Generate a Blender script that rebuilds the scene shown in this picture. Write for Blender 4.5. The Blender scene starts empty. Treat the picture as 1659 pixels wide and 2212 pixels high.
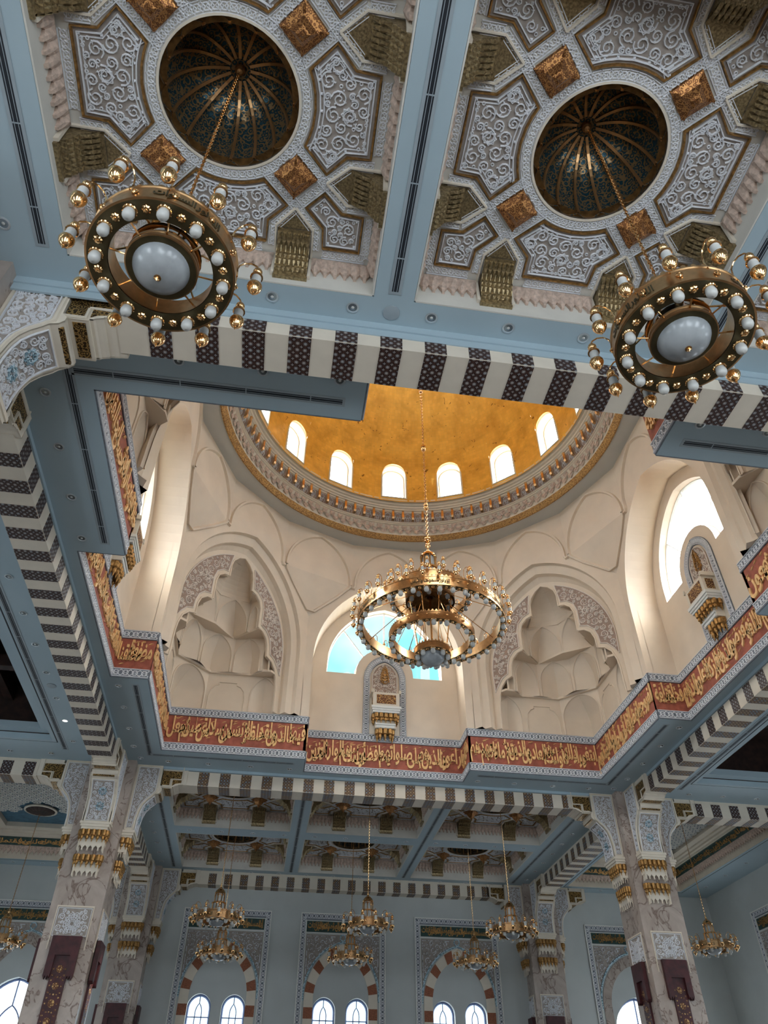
import bpy, math, random
from math import sin, cos, pi, sqrt, atan2, radians as rad
from mathutils import Vector, Matrix
from mathutils.geometry import tessellate_polygon

# ------------------------------------------------------------------ camera, sky, lights, exposure
SC = bpy.context.scene
COL = SC.collection
ZS = 12.32            # underside of the ceiling soffit
CAM = Vector((-3.876, -17.295, 1.6))
cam_data = bpy.data.cameras.new('camera')
cam = bpy.data.objects.new('camera', cam_data)
COL.objects.link(cam)
_y, _t, _r = .1431, .7305, .0071
_f = Vector((sin(_y)*cos(_t), cos(_y)*cos(_t), sin(_t)))
_ri = Vector((cos(_y), -sin(_y), 0)); _up = _ri.cross(_f)
_ri2 = cos(_r)*_ri + sin(_r)*_up; _up2 = -sin(_r)*_ri + cos(_r)*_up
cam.matrix_world = Matrix(((_ri2.x, _up2.x, -_f.x, CAM.x), (_ri2.y, _up2.y, -_f.y, CAM.y), (_ri2.z, _up2.z, -_f.z, CAM.z), (0, 0, 0, 1)))
cam_data.sensor_fit = 'HORIZONTAL'; cam_data.sensor_width = 36
cam_data.lens = 36*1578.2/1659
cam_data.clip_end = 200
SC.camera = cam
SC.view_settings.view_transform = 'Standard'
SC.view_settings.look = 'None'
SC.view_settings.gamma = 1
SC.view_settings.use_curve_mapping = False
SC.view_settings.exposure = 0.3
SC.cycles.max_bounces = 7
SC.cycles.diffuse_bounces = 4
SC.cycles.glossy_bounces = 3
SC.cycles.transmission_bounces = 4
SC.cycles.transparent_max_bounces = 6
SC.cycles.caustics_reflective = False
SC.cycles.caustics_refractive = False
SC.cycles.sample_clamp_indirect = 6.0
SC.cycles.use_denoising = True
SC.cycles.use_light_tree = True

def build_world():
    w = bpy.data.worlds.new('sky'); SC.world = w; w.use_nodes = True
    nt = w.node_tree; nt.nodes.clear()
    N = nt.nodes.new; L = nt.links.new
    out = N('ShaderNodeOutputWorld'); bg = N('ShaderNodeBackground')
    tc = N('ShaderNodeTexCoord'); sep = N('ShaderNodeSeparateXYZ')
    L(tc.outputs['Generated'], sep.inputs[0])
    cr = N('ShaderNodeValToRGB'); L(sep.outputs['Z'], cr.inputs[0])
    e = cr.color_ramp.elements
    e[0].position = 0.0; e[0].color = (.80, .90, 1, 1)
    e[1].position = .22; e[1].color = (.45, .80, .98, 1)
    for p, c in ((.42, (.26, .78, .92, 1)), (.60, (.30, .80, .93, 1)), (.66, (1, .97, .93, 1)), (1, (1, .95, .88, 1))):
        a = cr.color_ramp.elements.new(p); a.color = c
    no = N('ShaderNodeTexNoise'); no.inputs['Scale'].default_value = 3.2; no.inputs['Detail'].default_value = 4
    L(tc.outputs['Generated'], no.inputs['Vector'])
    nr = N('ShaderNodeValToRGB'); nr.color_ramp.elements[0].position = .52; nr.color_ramp.elements[1].position = .66
    L(no.outputs[0], nr.inputs[0])
    mx = N('ShaderNodeMix'); mx.data_type = 'RGBA'
    L(nr.outputs[0], mx.inputs[0]); L(cr.outputs[0], mx.inputs[6]); mx.inputs[7].default_value = (1, 1, 1, 1)
    # brighter towards the sun (right, behind the viewer) and overhead
    def mr(sock, a, b, c, d):
        m = N('ShaderNodeMapRange'); L(sock, m.inputs[0])
        for i, v in enumerate((a, b, c, d)): m.inputs[1+i].default_value = v
        return m.outputs[0]
    hi = mr(sep.outputs['Z'], .15, .45, .07, 1)
    def mul(a, b):
        m = N('ShaderNodeMath'); m.operation = 'MULTIPLY'; L(a, m.inputs[0]); L(b, m.inputs[1]); return m.outputs[0]
    sx = mul(mr(sep.outputs['X'], .25, .75, 0, 18), hi)
    sl = mul(mr(sep.outputs['X'], -.25, -.75, 0, 15), hi)
    sy = mul(mr(sep.outputs['Y'], .15, -.35, 0, 9), mr(sep.outputs['Z'], .15, .45, .29, 1))
    sz = mr(sep.outputs['Z'], .60, .72, 0, 9)
    def add(a, b):
        m = N('ShaderNodeMath'); m.operation = 'ADD'
        L(a, m.inputs[0])
        if isinstance(b, float): m.inputs[1].default_value = b
        else: L(b, m.inputs[1])
        return m.outputs[0]
    st = add(add(add(add(sx, sl), add(sy, sz)), mr(sep.outputs['Z'], .30, .10, 0, 1.2)), 1.15)
    # the brighter the sky the whiter (and warmer) it is
    wf = mr(st, 1.6, 4.5, 0, 1); m3 = N('ShaderNodeMix'); m3.data_type = 'RGBA'
    L(wf, m3.inputs[0]); L(mx.outputs[2], m3.inputs[6]); m3.inputs[7].default_value = (1, .94, .86, 1)
    m4 = N('ShaderNodeMix'); m4.data_type = 'RGBA'; L(mr(sep.outputs['Z'], .35, .55, 0, 1), m4.inputs[0]); m4.inputs[6].default_value = (.84, .92, 1, 1); m4.inputs[7].default_value = (1, .94, .85, 1); L(m4.outputs[2], m3.inputs[7])
    L(m3.outputs[2], bg.inputs[0]); L(st, bg.inputs[1]); L(bg.outputs[0], out.inputs[0])
build_world()

def area(name, loc, rot, sx, sy, power, col=(1, 1, 1), portal=False):
    l = bpy.data.lights.new(name, 'AREA'); l.shape = 'RECTANGLE'; l.size = sx; l.size_y = sy
    l.energy = power; l.color = col
    o = bpy.data.objects.new(name, l); COL.objects.link(o); o.location = loc; o.rotation_euler = rot
    if portal: l.cycles.is_portal = True
    return o
# portals that lead the sky light in through the real window openings
for k in range(16):
    a = k*pi/8
    area('dome_window_portal', (7.1*cos(a), 7.1*sin(a), 25.1), (0, rad(90), a), 2.1, 1.1, 1, portal=True)
for k in range(4):
    a = k*pi/2
    area('drum_window_portal', (9.62*cos(a), 9.62*sin(a), 18.1), (0, rad(90), a), 3.4, 4.8, 1, portal=True)
for x in (-14, -5.57, 0, 5.57, 14):
    area('near_window_portal', (x, -22.95, 6), (rad(90), 0, 0), 3.6, 6.8, 1, portal=True)
for x in (-14.3, -6.33, -4.81, -.76, .76, 4.81, 6.33, 14.3):
    area('far_window_portal', (x, 22.95, 5.6), (rad(-90), 0, 0), 2.6 if abs(x) > 10 else 1.1, 4.8 if abs(x) > 10 else 3.2, 1, portal=True)
for s in (-1, 1):
    for y in (-15.5, -4, 4, 16.7):
        area('side_window_portal', (s*19.85, y, 6), (0, rad(90*s), 0), 5.4, 2.8, 1, portal=True)
sun = bpy.data.lights.new('sun', 'SUN'); sun.energy = 9; sun.angle = rad(.6); sun.color = (1, .95, .86)
so = bpy.data.objects.new('sun', sun); COL.objects.link(so)
so.rotation_euler = Vector((.62, -.30, .80)).to_track_quat('Z', 'Y').to_euler()

# ------------------------------------------------------------------ materials
MATS = {}
def nmat(name):
    m = bpy.data.materials.new(name); m.use_nodes = True; MATS[name] = m
    nt = m.node_tree; b = nt.nodes['Principled BSDF']
    return m, nt, b
def setp(b, col, rough, metal=0):
    b.inputs['Base Color'].default_value = (*col, 1); b.inputs['Roughness'].default_value = rough; b.inputs['Metallic'].default_value = metal
def coords(nt, scale=1, kind='Object'):
    tc = nt.nodes.new('ShaderNodeTexCoord'); mp = nt.nodes.new('ShaderNodeMapping'); mp.inputs['Scale'].default_value = (scale,)*3
    nt.links.new(tc.outputs[kind], mp.inputs[0]); return mp.outputs[0]
def bump(nt, b, h, strength=.3, dist=.02):
    bp = nt.nodes.new('ShaderNodeBump'); bp.inputs['Strength'].default_value = strength; bp.inputs['Distance'].default_value = dist
    nt.links.new(h, bp.inputs['Height']); nt.links.new(bp.outputs[0], b.inputs['Normal'])
def ramp(nt, src, stops):
    r = nt.nodes.new('ShaderNodeValToRGB'); nt.links.new(src, r.inputs[0])
    while len(r.color_ramp.elements) > 2: r.color_ramp.elements.remove(r.color_ramp.elements[-1])
    for i, (p, c) in enumerate(stops):
        el = r.color_ramp.elements[i] if i < 2 else r.color_ramp.elements.new(p)
        el.position = p; el.color = (*c, 1) if len(c) == 3 else c
    return r.outputs[0]
def noise(nt, vec, scale, detail=4, dist=0):
    n = nt.nodes.new('ShaderNodeTexNoise'); n.inputs['Scale'].default_value = scale; n.inputs['Detail'].default_value = detail
    n.inputs['Distortion'].default_value = dist; nt.links.new(vec, n.inputs['Vector']); return n.outputs[0]
def voro(nt, vec, scale, feature='F1', rnd=1):
    n = nt.nodes.new('ShaderNodeTexVoronoi'); n.feature = feature; n.inputs['Scale'].default_value = scale
    n.inputs['Randomness'].default_value = rnd
    nt.links.new(vec, n.inputs['Vector']); return n.outputs['Distance']
def mth(nt, op, a, b=None):
    m = nt.nodes.new('ShaderNodeMath'); m.operation = op
    for i, v in enumerate((a, b)):
        if v is None: continue
        if isinstance(v, (int, float)): m.inputs[i].default_value = v
        else: nt.links.new(v, m.inputs[i])
    return m.outputs[0]
def plain(name, col, rough=.6, metal=0, var=.06, sc=3, bs=0, bsc=40):
    m, nt, b = nmat(name); setp(b, col, rough, metal)
    v = coords(nt)
    n = noise(nt, v, sc, 5)
    lo = tuple(c*(1-var) for c in col); hi = tuple(min(1, c*(1+var)) for c in col)
    nt.links.new(ramp(nt, n, ((.35, lo), (.65, hi))), b.inputs['Base Color'])
    if bs: bump(nt, b, noise(nt, v, bsc, 3), bs, .01)
    return m
def carved(name, top, ground, sc, rough=.6, metal=0, strength=.6, rings=14, dist=.03):
    """fine carved scrollwork: concentric scroll lines around scattered centres"""
    m, nt, b = nmat(name); setp(b, top, rough, metal)
    v = coords(nt)
    d = voro(nt, v, sc)
    s = mth(nt, 'SINE', mth(nt, 'MULTIPLY', d, rings))
    n2 = noise(nt, v, sc*2.5, 2, .6)
    s2 = mth(nt, 'ADD', s, mth(nt, 'MULTIPLY', mth(nt, 'SUBTRACT', n2, .5), 2.2))
    f = mth(nt, 'MULTIPLY', mth(nt, 'ADD', s2, 1), .5)
    nt.links.new(ramp(nt, f, ((.40, ground), (.58, top))), b.inputs['Base Color'])
    h = ramp(nt, f, ((.35, (0, 0, 0)), (.62, (1, 1, 1))))
    bump(nt, b, h, strength, dist)
    return m
plain('soffit_paint', (.39, .50, .56), .55, var=.03, sc=.6)
plain('cream_plaster', (.78, .655, .52), .75, var=.04, sc=1.2, bs=.08, bsc=60)
plain('grey_plaster', (.60, .60, .58), .75, var=.03, sc=1)
plain('cream_trim', (.74, .665, .55), .6, var=.03)
plain('white_trim', (.80, .80, .76), .6, var=.03)
plain('wall_paint', (.52, .55, .54), .8, var=.04, sc=.8)
plain('coffer_side', (.66, .64, .58), .7, var=.03)
plain('ornament_white', (.76, .77, .80), .55, var=.06, sc=14, bs=.2, bsc=90)
plain('ornament_ground', (.36, .31, .265), .8, var=.15, sc=20)
plain('border_ground', (.17, .19, .22), .7, var=.2, sc=9)
plain('ornament_cream', (.78, .70, .63), .6, var=.06, sc=14, bs=.2, bsc=90)
plain('brown_ground', (.36, .26, .21), .8, var=.15, sc=20)
plain('panel_ground', (.36, .315, .28), .8, var=.1, sc=9)
plain('niche_stucco', (.76, .64, .505), .75, var=.03, sc=1.5)
plain('pink_stucco', (.57, .44, .36), .75, var=.2, sc=14, bs=.6, bsc=30)
plain('red_ground', (.36, .10, .062), .7, var=.2, sc=5, bs=.3, bsc=25)
plain('gold_letter', (.88, .55, .24), .45, .1, var=.12, sc=8)
plain('polished_gold', (.88, .55, .26), .13, 1, var=.06, sc=20)
plain('satin_gold', (.64, .40, .20), .30, 1, var=.10, sc=12)
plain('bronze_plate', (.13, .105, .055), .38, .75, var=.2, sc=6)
plain('old_gold', (.42, .235, .08), .40, .75, var=.35, sc=16, bs=.5, bsc=45)
plain('dark_slot', (.015, .02, .028), .6)
plain('slot_frame', (.34, .40, .44), .5)
plain('frosted_glass', (.55, .56, .54), .22, var=.05, sc=9)
plain('alabaster', (.36, .39, .41), .2, var=.2, sc=3.2)
plain('dark_wood', (.028, .012, .008), .6, var=.5, sc=4)
plain('redwood', (.055, .010, .012), .45, var=.35, sc=5)
plain('window_frame', (.10, .15, .30), .5)
plain('white_frame', (.80, .80, .76), .5)
plain('lamp_metal', (.62, .68, .72), .3, .6)
plain('lamp_well', (.32, .38, .42), .2, .8)
plain('carpet', (.075, .06, .05), .95, var=.2, sc=6)
plain('green_ground', (.02, .055, .045), .6, var=.3, sc=6)
plain('blue_ground', (.06, .15, .22), .6, var=.2, sc=5)
plain('tile_red', (.30, .10, .045), .6, var=.35, sc=26, bs=.8, bsc=60)
plain('dark_gold', (.20, .11, .04), .35, .85, var=.3, sc=10)  # dark brown gold for dome rims and the chandelier dish
carved('carved_white', (.72, .75, .80), (.30, .27, .25), 5.5)
carved('carved_gold', (.50, .31, .11), (.06, .035, .015), 16, .36, .8, .9, 12)
plain('carved_bronze', (.34, .26, .14), .34, .7, var=.4, sc=26, bs=.9, bsc=34)
carved('dark_filigree', (.26, .17, .08), (.018, .065, .09), 13, .33, .6, .8, 13)
carved('carved_gilt_warm', (.60, .36, .13), (.30, .16, .06), 14, .5, .4, .6, 12)
carved('carved_blue', (.50, .66, .74), (.20, .32, .38), 6)
carved('gilt_lattice', (.62, .40, .16), (.14, .055, .03), 16, .45, .5, .8, 9)

def make_marble():
    m, nt, b = nmat('marble'); setp(b, (.5, .42, .36), .28)
    v = coords(nt, .8)
    n = noise(nt, v, 1.3, 8, 1.6)
    vein = mth(nt, 'ABSOLUTE', mth(nt, 'SUBTRACT', noise(nt, v, 1.1, 7, 2.2), .5))
    c1 = ramp(nt, n, ((.3, (.34, .275, .235)), (.7, (.53, .455, .40))))
    c2 = ramp(nt, vein, ((0, (.22, .11, .07)), (.022, (1, 1, 1))))
    mx = nt.nodes.new('ShaderNodeMix'); mx.data_type = 'RGBA'; mx.blend_type = 'MULTIPLY'; mx.inputs[0].default_value = .75
    nt.links.new(c1, mx.inputs[6]); nt.links.new(c2, mx.inputs[7]); nt.links.new(mx.outputs[2], b.inputs['Base Color'])
make_marble()
def make_goldleaf():
    m, nt, b = nmat('gold_leaf'); setp(b, (.78, .45, .08), .42, .28)
    tc = nt.nodes.new('ShaderNodeTexCoord')
    sp = nt.nodes.new('ShaderNodeSeparateXYZ'); nt.links.new(tc.outputs['Object'], sp.inputs[0])
    ang = mth(nt, 'ARCTAN2', sp.outputs['Y'], sp.outputs['X'])
    cb = nt.nodes.new('ShaderNodeCombineXYZ'); nt.links.new(mth(nt, 'MULTIPLY', ang, 6.5), cb.inputs[0]); nt.links.new(sp.outputs['Z'], cb.inputs[1])
    br = nt.nodes.new('ShaderNodeTexBrick'); br.inputs['Scale'].default_value = 3.2; br.inputs['Mortar Size'].default_value = .012
    br.inputs['Color1'].default_value = (.97, .58, .11, 1); br.inputs['Color2'].default_value = (.88, .50, .08, 1); br.inputs['Mortar'].default_value = (.80, .50, .12, 1)
    br.inputs['Row Height'].default_value = .45; br.offset = 0
    nt.links.new(cb.outputs[0], br.inputs['Vector'])
    n = noise(nt, cb.outputs[0], 1.1, 8, .5)
    c2 = ramp(nt, n, ((.30, (.70, .62, .5)), (.6, (1, 1, 1))))
    cr = ramp(nt, noise(nt, cb.outputs[0], 2.3, 3, 2.0), ((.30, (.25, .12, .03)), (.315, (1, 1, 1))))
    mx = nt.nodes.new('ShaderNodeMix'); mx.data_type = 'RGBA'; mx.blend_type = 'MULTIPLY'; mx.inputs[0].default_value = .8
    nt.links.new(br.outputs[0], mx.inputs[6]); nt.links.new(c2, mx.inputs[7])
    m2 = nt.nodes.new('ShaderNodeMix'); m2.data_type = 'RGBA'; m2.blend_type = 'MULTIPLY'; m2.inputs[0].default_value = .8
    nt.links.new(mx.outputs[2], m2.inputs[6]); nt.links.new(cr, m2.inputs[7])
    nt.links.new(m2.outputs[2], b.inputs['Base Color'])
    bump(nt, b, n, .25, .03)
make_goldleaf()
def make_floral(name, ground, petal, line, cell=.128):
    """rows of small star flowers joined by a thin lattice; u,v = any two object axes through a box fold"""
    m, nt, b = nmat(name); setp(b, ground, .5)
    tc = nt.nodes.new('ShaderNodeTexCoord')
    sp = nt.nodes.new('ShaderNodeSeparateXYZ'); nt.links.new(tc.outputs['Object'], sp.inputs[0])
    def cellpos(s, off=0.):
        f = mth(nt, 'FRACT', mth(nt, 'ADD', mth(nt, 'DIVIDE', s, cell), off)); return mth(nt, 'SUBTRACT', f, .5)
    sn = nt.nodes.new('ShaderNodeSeparateXYZ'); nt.links.new(tc.outputs['Normal'], sn.inputs[0])
    def pick(a, b, n):      # b where the face looks along axis n, else a
        f = mth(nt, 'GREATER_THAN', mth(nt, 'ABSOLUTE', sn.outputs[n]), .5)
        return mth(nt, 'ADD', mth(nt, 'MULTIPLY', a, mth(nt, 'SUBTRACT', 1, f)), mth(nt, 'MULTIPLY', b, f))
    ux = pick(sp.outputs['X'], sp.outputs['Y'], 'X'); vz = pick(sp.outputs['Z'], sp.outputs['Y'], 'Z')
    def flower(off, petals, rr):
        x = cellpos(ux, off); y = cellpos(vz, off)
        r = mth(nt, 'SQRT', mth(nt, 'ADD', mth(nt, 'MULTIPLY', x, x), mth(nt, 'MULTIPLY', y, y)))
        a = mth(nt, 'ARCTAN2', y, x)
        k = mth(nt, 'ADD', mth(nt, 'MULTIPLY', mth(nt, 'COSINE', mth(nt, 'MULTIPLY', a, petals)), .11), rr)
        return mth(nt, 'SUBTRACT', k, r), x, y
    f1, x, y = flower(0, 8, .20); f2, _, _ = flower(.5, 4, .11)
    f = mth(nt, 'MAXIMUM', f1, f2)
    lt = mth(nt, 'SUBTRACT', .035, mth(nt, 'ABSOLUTE', mth(nt, 'SUBTRACT', mth(nt, 'ADD', mth(nt, 'ABSOLUTE', x), mth(nt, 'ABSOLUTE', y)), .5)))
    c1 = ramp(nt, f, ((-0.0, (0, 0, 0)), (.02, (1, 1, 1))))
    c2 = ramp(nt, lt, ((0, (0, 0, 0)), (.01, (1, 1, 1))))
    ma = nt.nodes.new('ShaderNodeMix'); ma.data_type = 'RGBA'; nt.links.new(c2, ma.inputs[0]); ma.inputs[6].default_value = (*ground, 1); ma.inputs[7].default_value = (*line, 1)
    mb = nt.nodes.new('ShaderNodeMix'); mb.data_type = 'RGBA'; nt.links.new(c1, mb.inputs[0]); nt.links.new(ma.outputs[2], mb.inputs[6])
    n = noise(nt, tc.outputs['Object'], 5, 1); nt.links.new(ramp(nt, n, ((.45, petal), (.55, tuple(p*.9+.05 for p in petal[::-1])))), mb.inputs[7])
    nt.links.new(mb.outputs[2], b.inputs['Base Color'])
make_floral('floral_inlay', (.024, .010, .008), (.36, .38, .40), (.10, .035, .02))
make_floral('gilt_inlay', (.085, .042, .022), (.50, .36, .20), (.30, .17, .07), .11)
def make_glass():
    m, nt, b = nmat('window_glass'); nt.nodes.clear()
    o = nt.nodes.new('ShaderNodeOutputMaterial'); t = nt.nodes.new('ShaderNodeBsdfTransparent'); t.inputs[0].default_value = (.93, .96, .97, 1)
    g = nt.nodes.new('ShaderNodeBsdfGlossy'); g.inputs['Roughness'].default_value = .02
    mx = nt.nodes.new('ShaderNodeMixShader'); mx.inputs[0].default_value = .05
    nt.links.new(t.outputs[0], mx.inputs[1]); nt.links.new(g.outputs[0], mx.inputs[2]); nt.links.new(mx.outputs[0], o.inputs[0])
make_glass()
def make_emit(name, col, s):
    m, nt, b = nmat(name); b.inputs['Emission Color'].default_value = (*col, 1); b.inputs['Emission Strength'].default_value = s
make_emit('lit_lamp', (1, .96, .88), 5)

# ------------------------------------------------------------------ mesh helpers
class MB:
    def __init__(s): s.v = []; s.f = []; s.sm = False
    def add(s, vs, fs):
        n = len(s.v); s.v.extend(vs); s.f.extend(tuple(i+n for i in f) for f in fs); return s
def ID(u, v, w): return (u, v, w)
def FR(o, U, V, W):
    o, U, V, W = map(Vector, (o, U, V, W))
    return lambda u, v, w: tuple(o+U*u+V*v+W*w)
FARW = lambda y: FR((0, y, 0), (1, 0, 0), (0, 0, 1), (0, -1, 0))      # u=x v=z w=towards the room, for the far side
def box(M, x0, x1, y0, y1, z0, z1, T=ID):
    vs = [T(x, y, z) for z in (z0, z1) for y in (y0, y1) for x in (x0, x1)]
    return M.add(vs, [(0, 2, 3, 1), (4, 5, 7, 6), (0, 1, 5, 4), (2, 6, 7, 3), (0, 4, 6, 2), (1, 3, 7, 5)])
def sheet(M, outer, holes=(), th=.1, T=ID, w0=0, back=True):
    """flat plate with holes, front at w0, thickness th behind it"""
    loops = [list(outer)]+[list(h) for h in holes]
    tris = tessellate_polygon([[Vector((p[0], p[1], 0)) for p in l] for l in loops])
    pts = [p for l in loops for p in l]; n = len(pts)
    vs = [T(p[0], p[1], w0) for p in pts]; fs = [tuple(t) for t in tris]
    if back:
        vs += [T(p[0], p[1], w0-th) for p in pts]; fs += [tuple(i+n for i in reversed(t)) for t in tris]
        k = 0
        for l in loops:
            m = len(l)
            for i in range(m):
                j = (i+1) % m; fs.append((k+i, k+j, k+j+n, k+i+n))
            k += m
    return M.add(vs, fs)
def strip(M, A, B, closed=False):
    """quads between two equally long point rows (3D)"""
    n = len(A); m = n if closed else n-1
    return M.add(list(A)+list(B), [(i, (i+1) % n, n+(i+1) % n, n+i) for i in range(m)])
def lathe(M, prof, n=32, T=ID, a0=0, a1=2*pi, c=(0, 0)):
    full = abs(a1-a0-2*pi) < 1e-6; k = n if full else n+1
    vs = []
    for r, z in prof:
        for i in range(k):
            a = a0+(a1-a0)*i/n; vs.append(T(c[0]+r*cos(a), c[1]+r*sin(a), z))
    fs = []
    for j in range(len(prof)-1):
        for i in range(n):
            i2 = (i+1) % k; fs.append((j*k+i, j*k+i2, (j+1)*k+i2, (j+1)*k+i))
    return M.add(vs, fs)
def tube(M, pts, r, n=6, T=ID):
    P = [Vector(p) for p in pts]; vs = []; fs = []
    for i, p in enumerate(P):
        d = (P[min(i+1, len(P)-1)]-P[max(i-1, 0)]).normalized()
        a = d.orthogonal().normalized() if i == 0 else (a_prev-d*a_prev.dot(d)).normalized()
        a_prev = a; b = d.cross(a); rr = r[i] if isinstance(r, (list, tuple)) else r
        for k in range(n):
            q = p+(a*cos(2*pi*k/n)+b*sin(2*pi*k/n))*rr; vs.append(T(*q))
    for i in range(len(P)-1):
        for k in range(n):
            k2 = (k+1) % n; fs.append((i*n+k, i*n+k2, (i+1)*n+k2, (i+1)*n+k))
    fs.append(tuple(range(n))); fs.append(tuple((len(P)-1)*n+k for k in range(n)))
    return M.add(vs, fs)
def ball(M, c, r, n=10, m=6, T=ID, sz=1):
    return lathe(M, [(max(.0005, r*sin(pi*j/m)), c[2]-r*sz*cos(pi*j/m)) for j in range(m+1)], n, T, c=c[:2])
def ribbon(M, pts, w, h, T=ID, w0=0, closed=False, flat=.55):
    n = len(pts); vs = []; fs = []
    for i, p in enumerate(pts):
        a = pts[(i-1) % n] if closed or i > 0 else p; b = pts[(i+1) % n] if closed or i < n-1 else p
        dx, dy = b[0]-a[0], b[1]-a[1]; l = math.hypot(dx, dy) or 1; nx, ny = -dy/l, dx/l
        ww = (w[i] if isinstance(w, list) else w)/2
        for s, z in ((1, 0), (flat, h), (-flat, h), (-1, 0)): vs.append(T(p[0]+nx*ww*s, p[1]+ny*ww*s, w0+z))
    for i in range(n if closed else n-1):
        j = (i+1) % n
        for k in range(3): fs.append((i*4+k, j*4+k, j*4+k+1, i*4+k+1))
    return M.add(vs, fs)
def arc(cx, cy, r, a0, a1, n=12):
    return [(cx+r*cos(a0+(a1-a0)*i/n), cy+r*sin(a0+(a1-a0)*i/n)) for i in range(n+1)]
def parch(hw, zs, zt, n=12, cx=0):
    """pointed arch, left springing to right springing"""
    H = zt-zs; s = H*H/hw; R = (hw+s)/2; c = R-hw
    if c < 0: c = 0; R = hw
    th = math.acos(max(-1, min(1, c/R)))
    k = H/(R*sin(th))
    rt = [(cx-c+R*cos(th*i/n), zs+k*R*sin(th*i/n)) for i in range(n+1)]      # right springing up to the apex
    lf = [(2*cx-x, z) for x, z in rt]
    return lf+rt[-2::-1]
def inpoly(p, poly):
    x, y = p; c = False; n = len(poly)
    for i in range(n):
        x1, y1 = poly[i]; x2, y2 = poly[i-1]
        if (y1 > y) != (y2 > y) and x < (x2-x1)*(y-y1)/(y2-y1)+x1: c = not c
    return c
def edist(p, poly):
    best = 9e9; n = len(poly)
    for i in range(n):
        x1, y1 = poly[i]; x2, y2 = poly[i-1]; dx, dy = x2-x1, y2-y1; l = dx*dx+dy*dy or 1e-9
        t = max(0, min(1, ((p[0]-x1)*dx+(p[1]-y1)*dy)/l)); best = min(best, math.hypot(p[0]-x1-t*dx, p[1]-y1-t*dy))
    return best
def scroll(M, poly, rmax, rmin, w, h, T=ID, w0=0, seed=1, mirror=None, border=True, tries=220):
    """arabesque scrollwork: packed volutes with buds between them inside a polygon"""
    rnd = random.Random(seed); C = []
    xs = [p[0] for p in poly]; ys = [p[1] for p in poly]; r = rmax; steps = 5
    for s in range(steps):
        for _ in range(tries*(1+s)):
            p = (rnd.uniform(min(xs), max(xs)), rnd.uniform(min(ys), max(ys)))
            if mirror is not None and p[0] < mirror+r*.5: continue
            if not inpoly(p, poly) or edist(p, poly) < r+w*.6: continue
            if all(math.hypot(p[0]-q[0], p[1]-q[1]) > r+q[2]-w*.3 for q in C): C.append((p[0], p[1], r))
        r = rmax*(rmin/rmax)**((s+1)/(steps-1)) if s < steps-1 else r
    D = [(c, 1) for c in C]
    if mirror is not None: D += [((2*mirror-c[0], c[1], c[2]), -1) for c in C]
    for (x, y, r), sg in D:
        t = rnd.uniform(0, 6.28) if mirror is None else (x*7+y*5)*sg
        if r > rmin*1.15:
            n = 20; turns = 1.7; d = sg*(1 if rnd.random() < .6 or mirror is not None else -1)
            pts = [(x+r*(1-.86*i/n)*cos(t+d*turns*2*pi*i/n), y+r*(1-.86*i/n)*sin(t+d*turns*2*pi*i/n)) for i in range(n+1)]
            ribbon(M, pts, [w*(1-.45*i/n) for i in range(n+1)], h, T, w0)
            for k in range(3):
                a = t+d*(1.2+k*1.9); q = r*.78
                ribbon(M, [(x+q*.6*cos(a), y+q*.6*sin(a)), (x+q*cos(a+.25), y+q*sin(a+.25)), (x+q*1.18*cos(a+.1), y+q*1.18*sin(a+.1))], [w*.3, w*1.1, w*.2], h*.8, T, w0)
        else:
            ribbon(M, arc(x, y, r*.62, 0, 2*pi, 7)[:-1], w*.6, h*.8, T, w0, True)
    if border: ribbon(M, poly, w*1.1, h*1.1, T, w0, True)
def motif_band(M, pts, width, T=ID, w0=0, h=.02, closed=False, step=None, lw=None):
    """row of interlaced rings and lozenges along a polyline, with two edge fillets"""
    step = step or width*1.05; lw = lw or width*.11
    n = len(pts)
    for i in range(n if closed else n-1):
        a = pts[i]; b = pts[(i+1) % n]; L = math.hypot(b[0]-a[0], b[1]-a[1])
        if L < 1e-6: continue
        dx, dy = (b[0]-a[0])/L, (b[1]-a[1])/L; k = max(1, round(L/step)); st = L/k
        def q(s, t): return (a[0]+dx*s-dy*t, a[1]+dy*s+dx*t)
        for j in range(k):
            s = (j+.5)*st; R = width*.30
            ribbon(M, [q(s+R*cos(x*pi/3), R*sin(x*pi/3)) for x in range(6)], lw, h, T, w0, True)
            ribbon(M, [q(j*st, width*.36), q(s-R*.2, 0), q(j*st, -width*.36)], lw*.9, h*.8, T, w0)
            ribbon(M, [q((j+1)*st, width*.36), q(s+R*.2, 0), q((j+1)*st, -width*.36)], lw*.9, h*.8, T, w0)
        for t in (-.47, .47): ribbon(M, [q(0, width*t), q(L, width*t)], lw*.9, h*1.2, T, w0)

# ------------------------------------------------------------------ object helpers
MESHES = {}
def mesh(name, M, mat):
    me = bpy.data.meshes.new(name); me.from_pydata(M.v, [], M.f); me.validate(); me.materials.append(MATS[mat])
    if M.sm:
        me.polygons.foreach_set('use_smooth', [True]*len(me.polygons)); me.set_sharp_from_angle(angle=rad(38))
    me.update(); return me
def obj(name, M, mat, parent=None):
    me = mesh(name, M, mat) if isinstance(M, MB) else M
    o = bpy.data.objects.new(name, me); COL.objects.link(o)
    if parent: o.parent = parent
    return o
def thing(name, label, cat, loc=(0, 0, 0), rz=0, group=None):
    o = bpy.data.objects.new(name, None); o.empty_display_size = .2; COL.objects.link(o)
    o.location = loc; o.rotation_euler = (0, 0, rz); o['label'] = label; o['category'] = cat
    if group: o['group'] = group
    return o
def tag(o, label, cat, group=None):
    o['label'] = label; o['category'] = cat
    if group: o['group'] = group
    return o
def struct(name, M, mat, parent=None):
    o = obj(name, M, mat, parent)
    if not parent: o['kind'] = 'structure'
    return o
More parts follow.
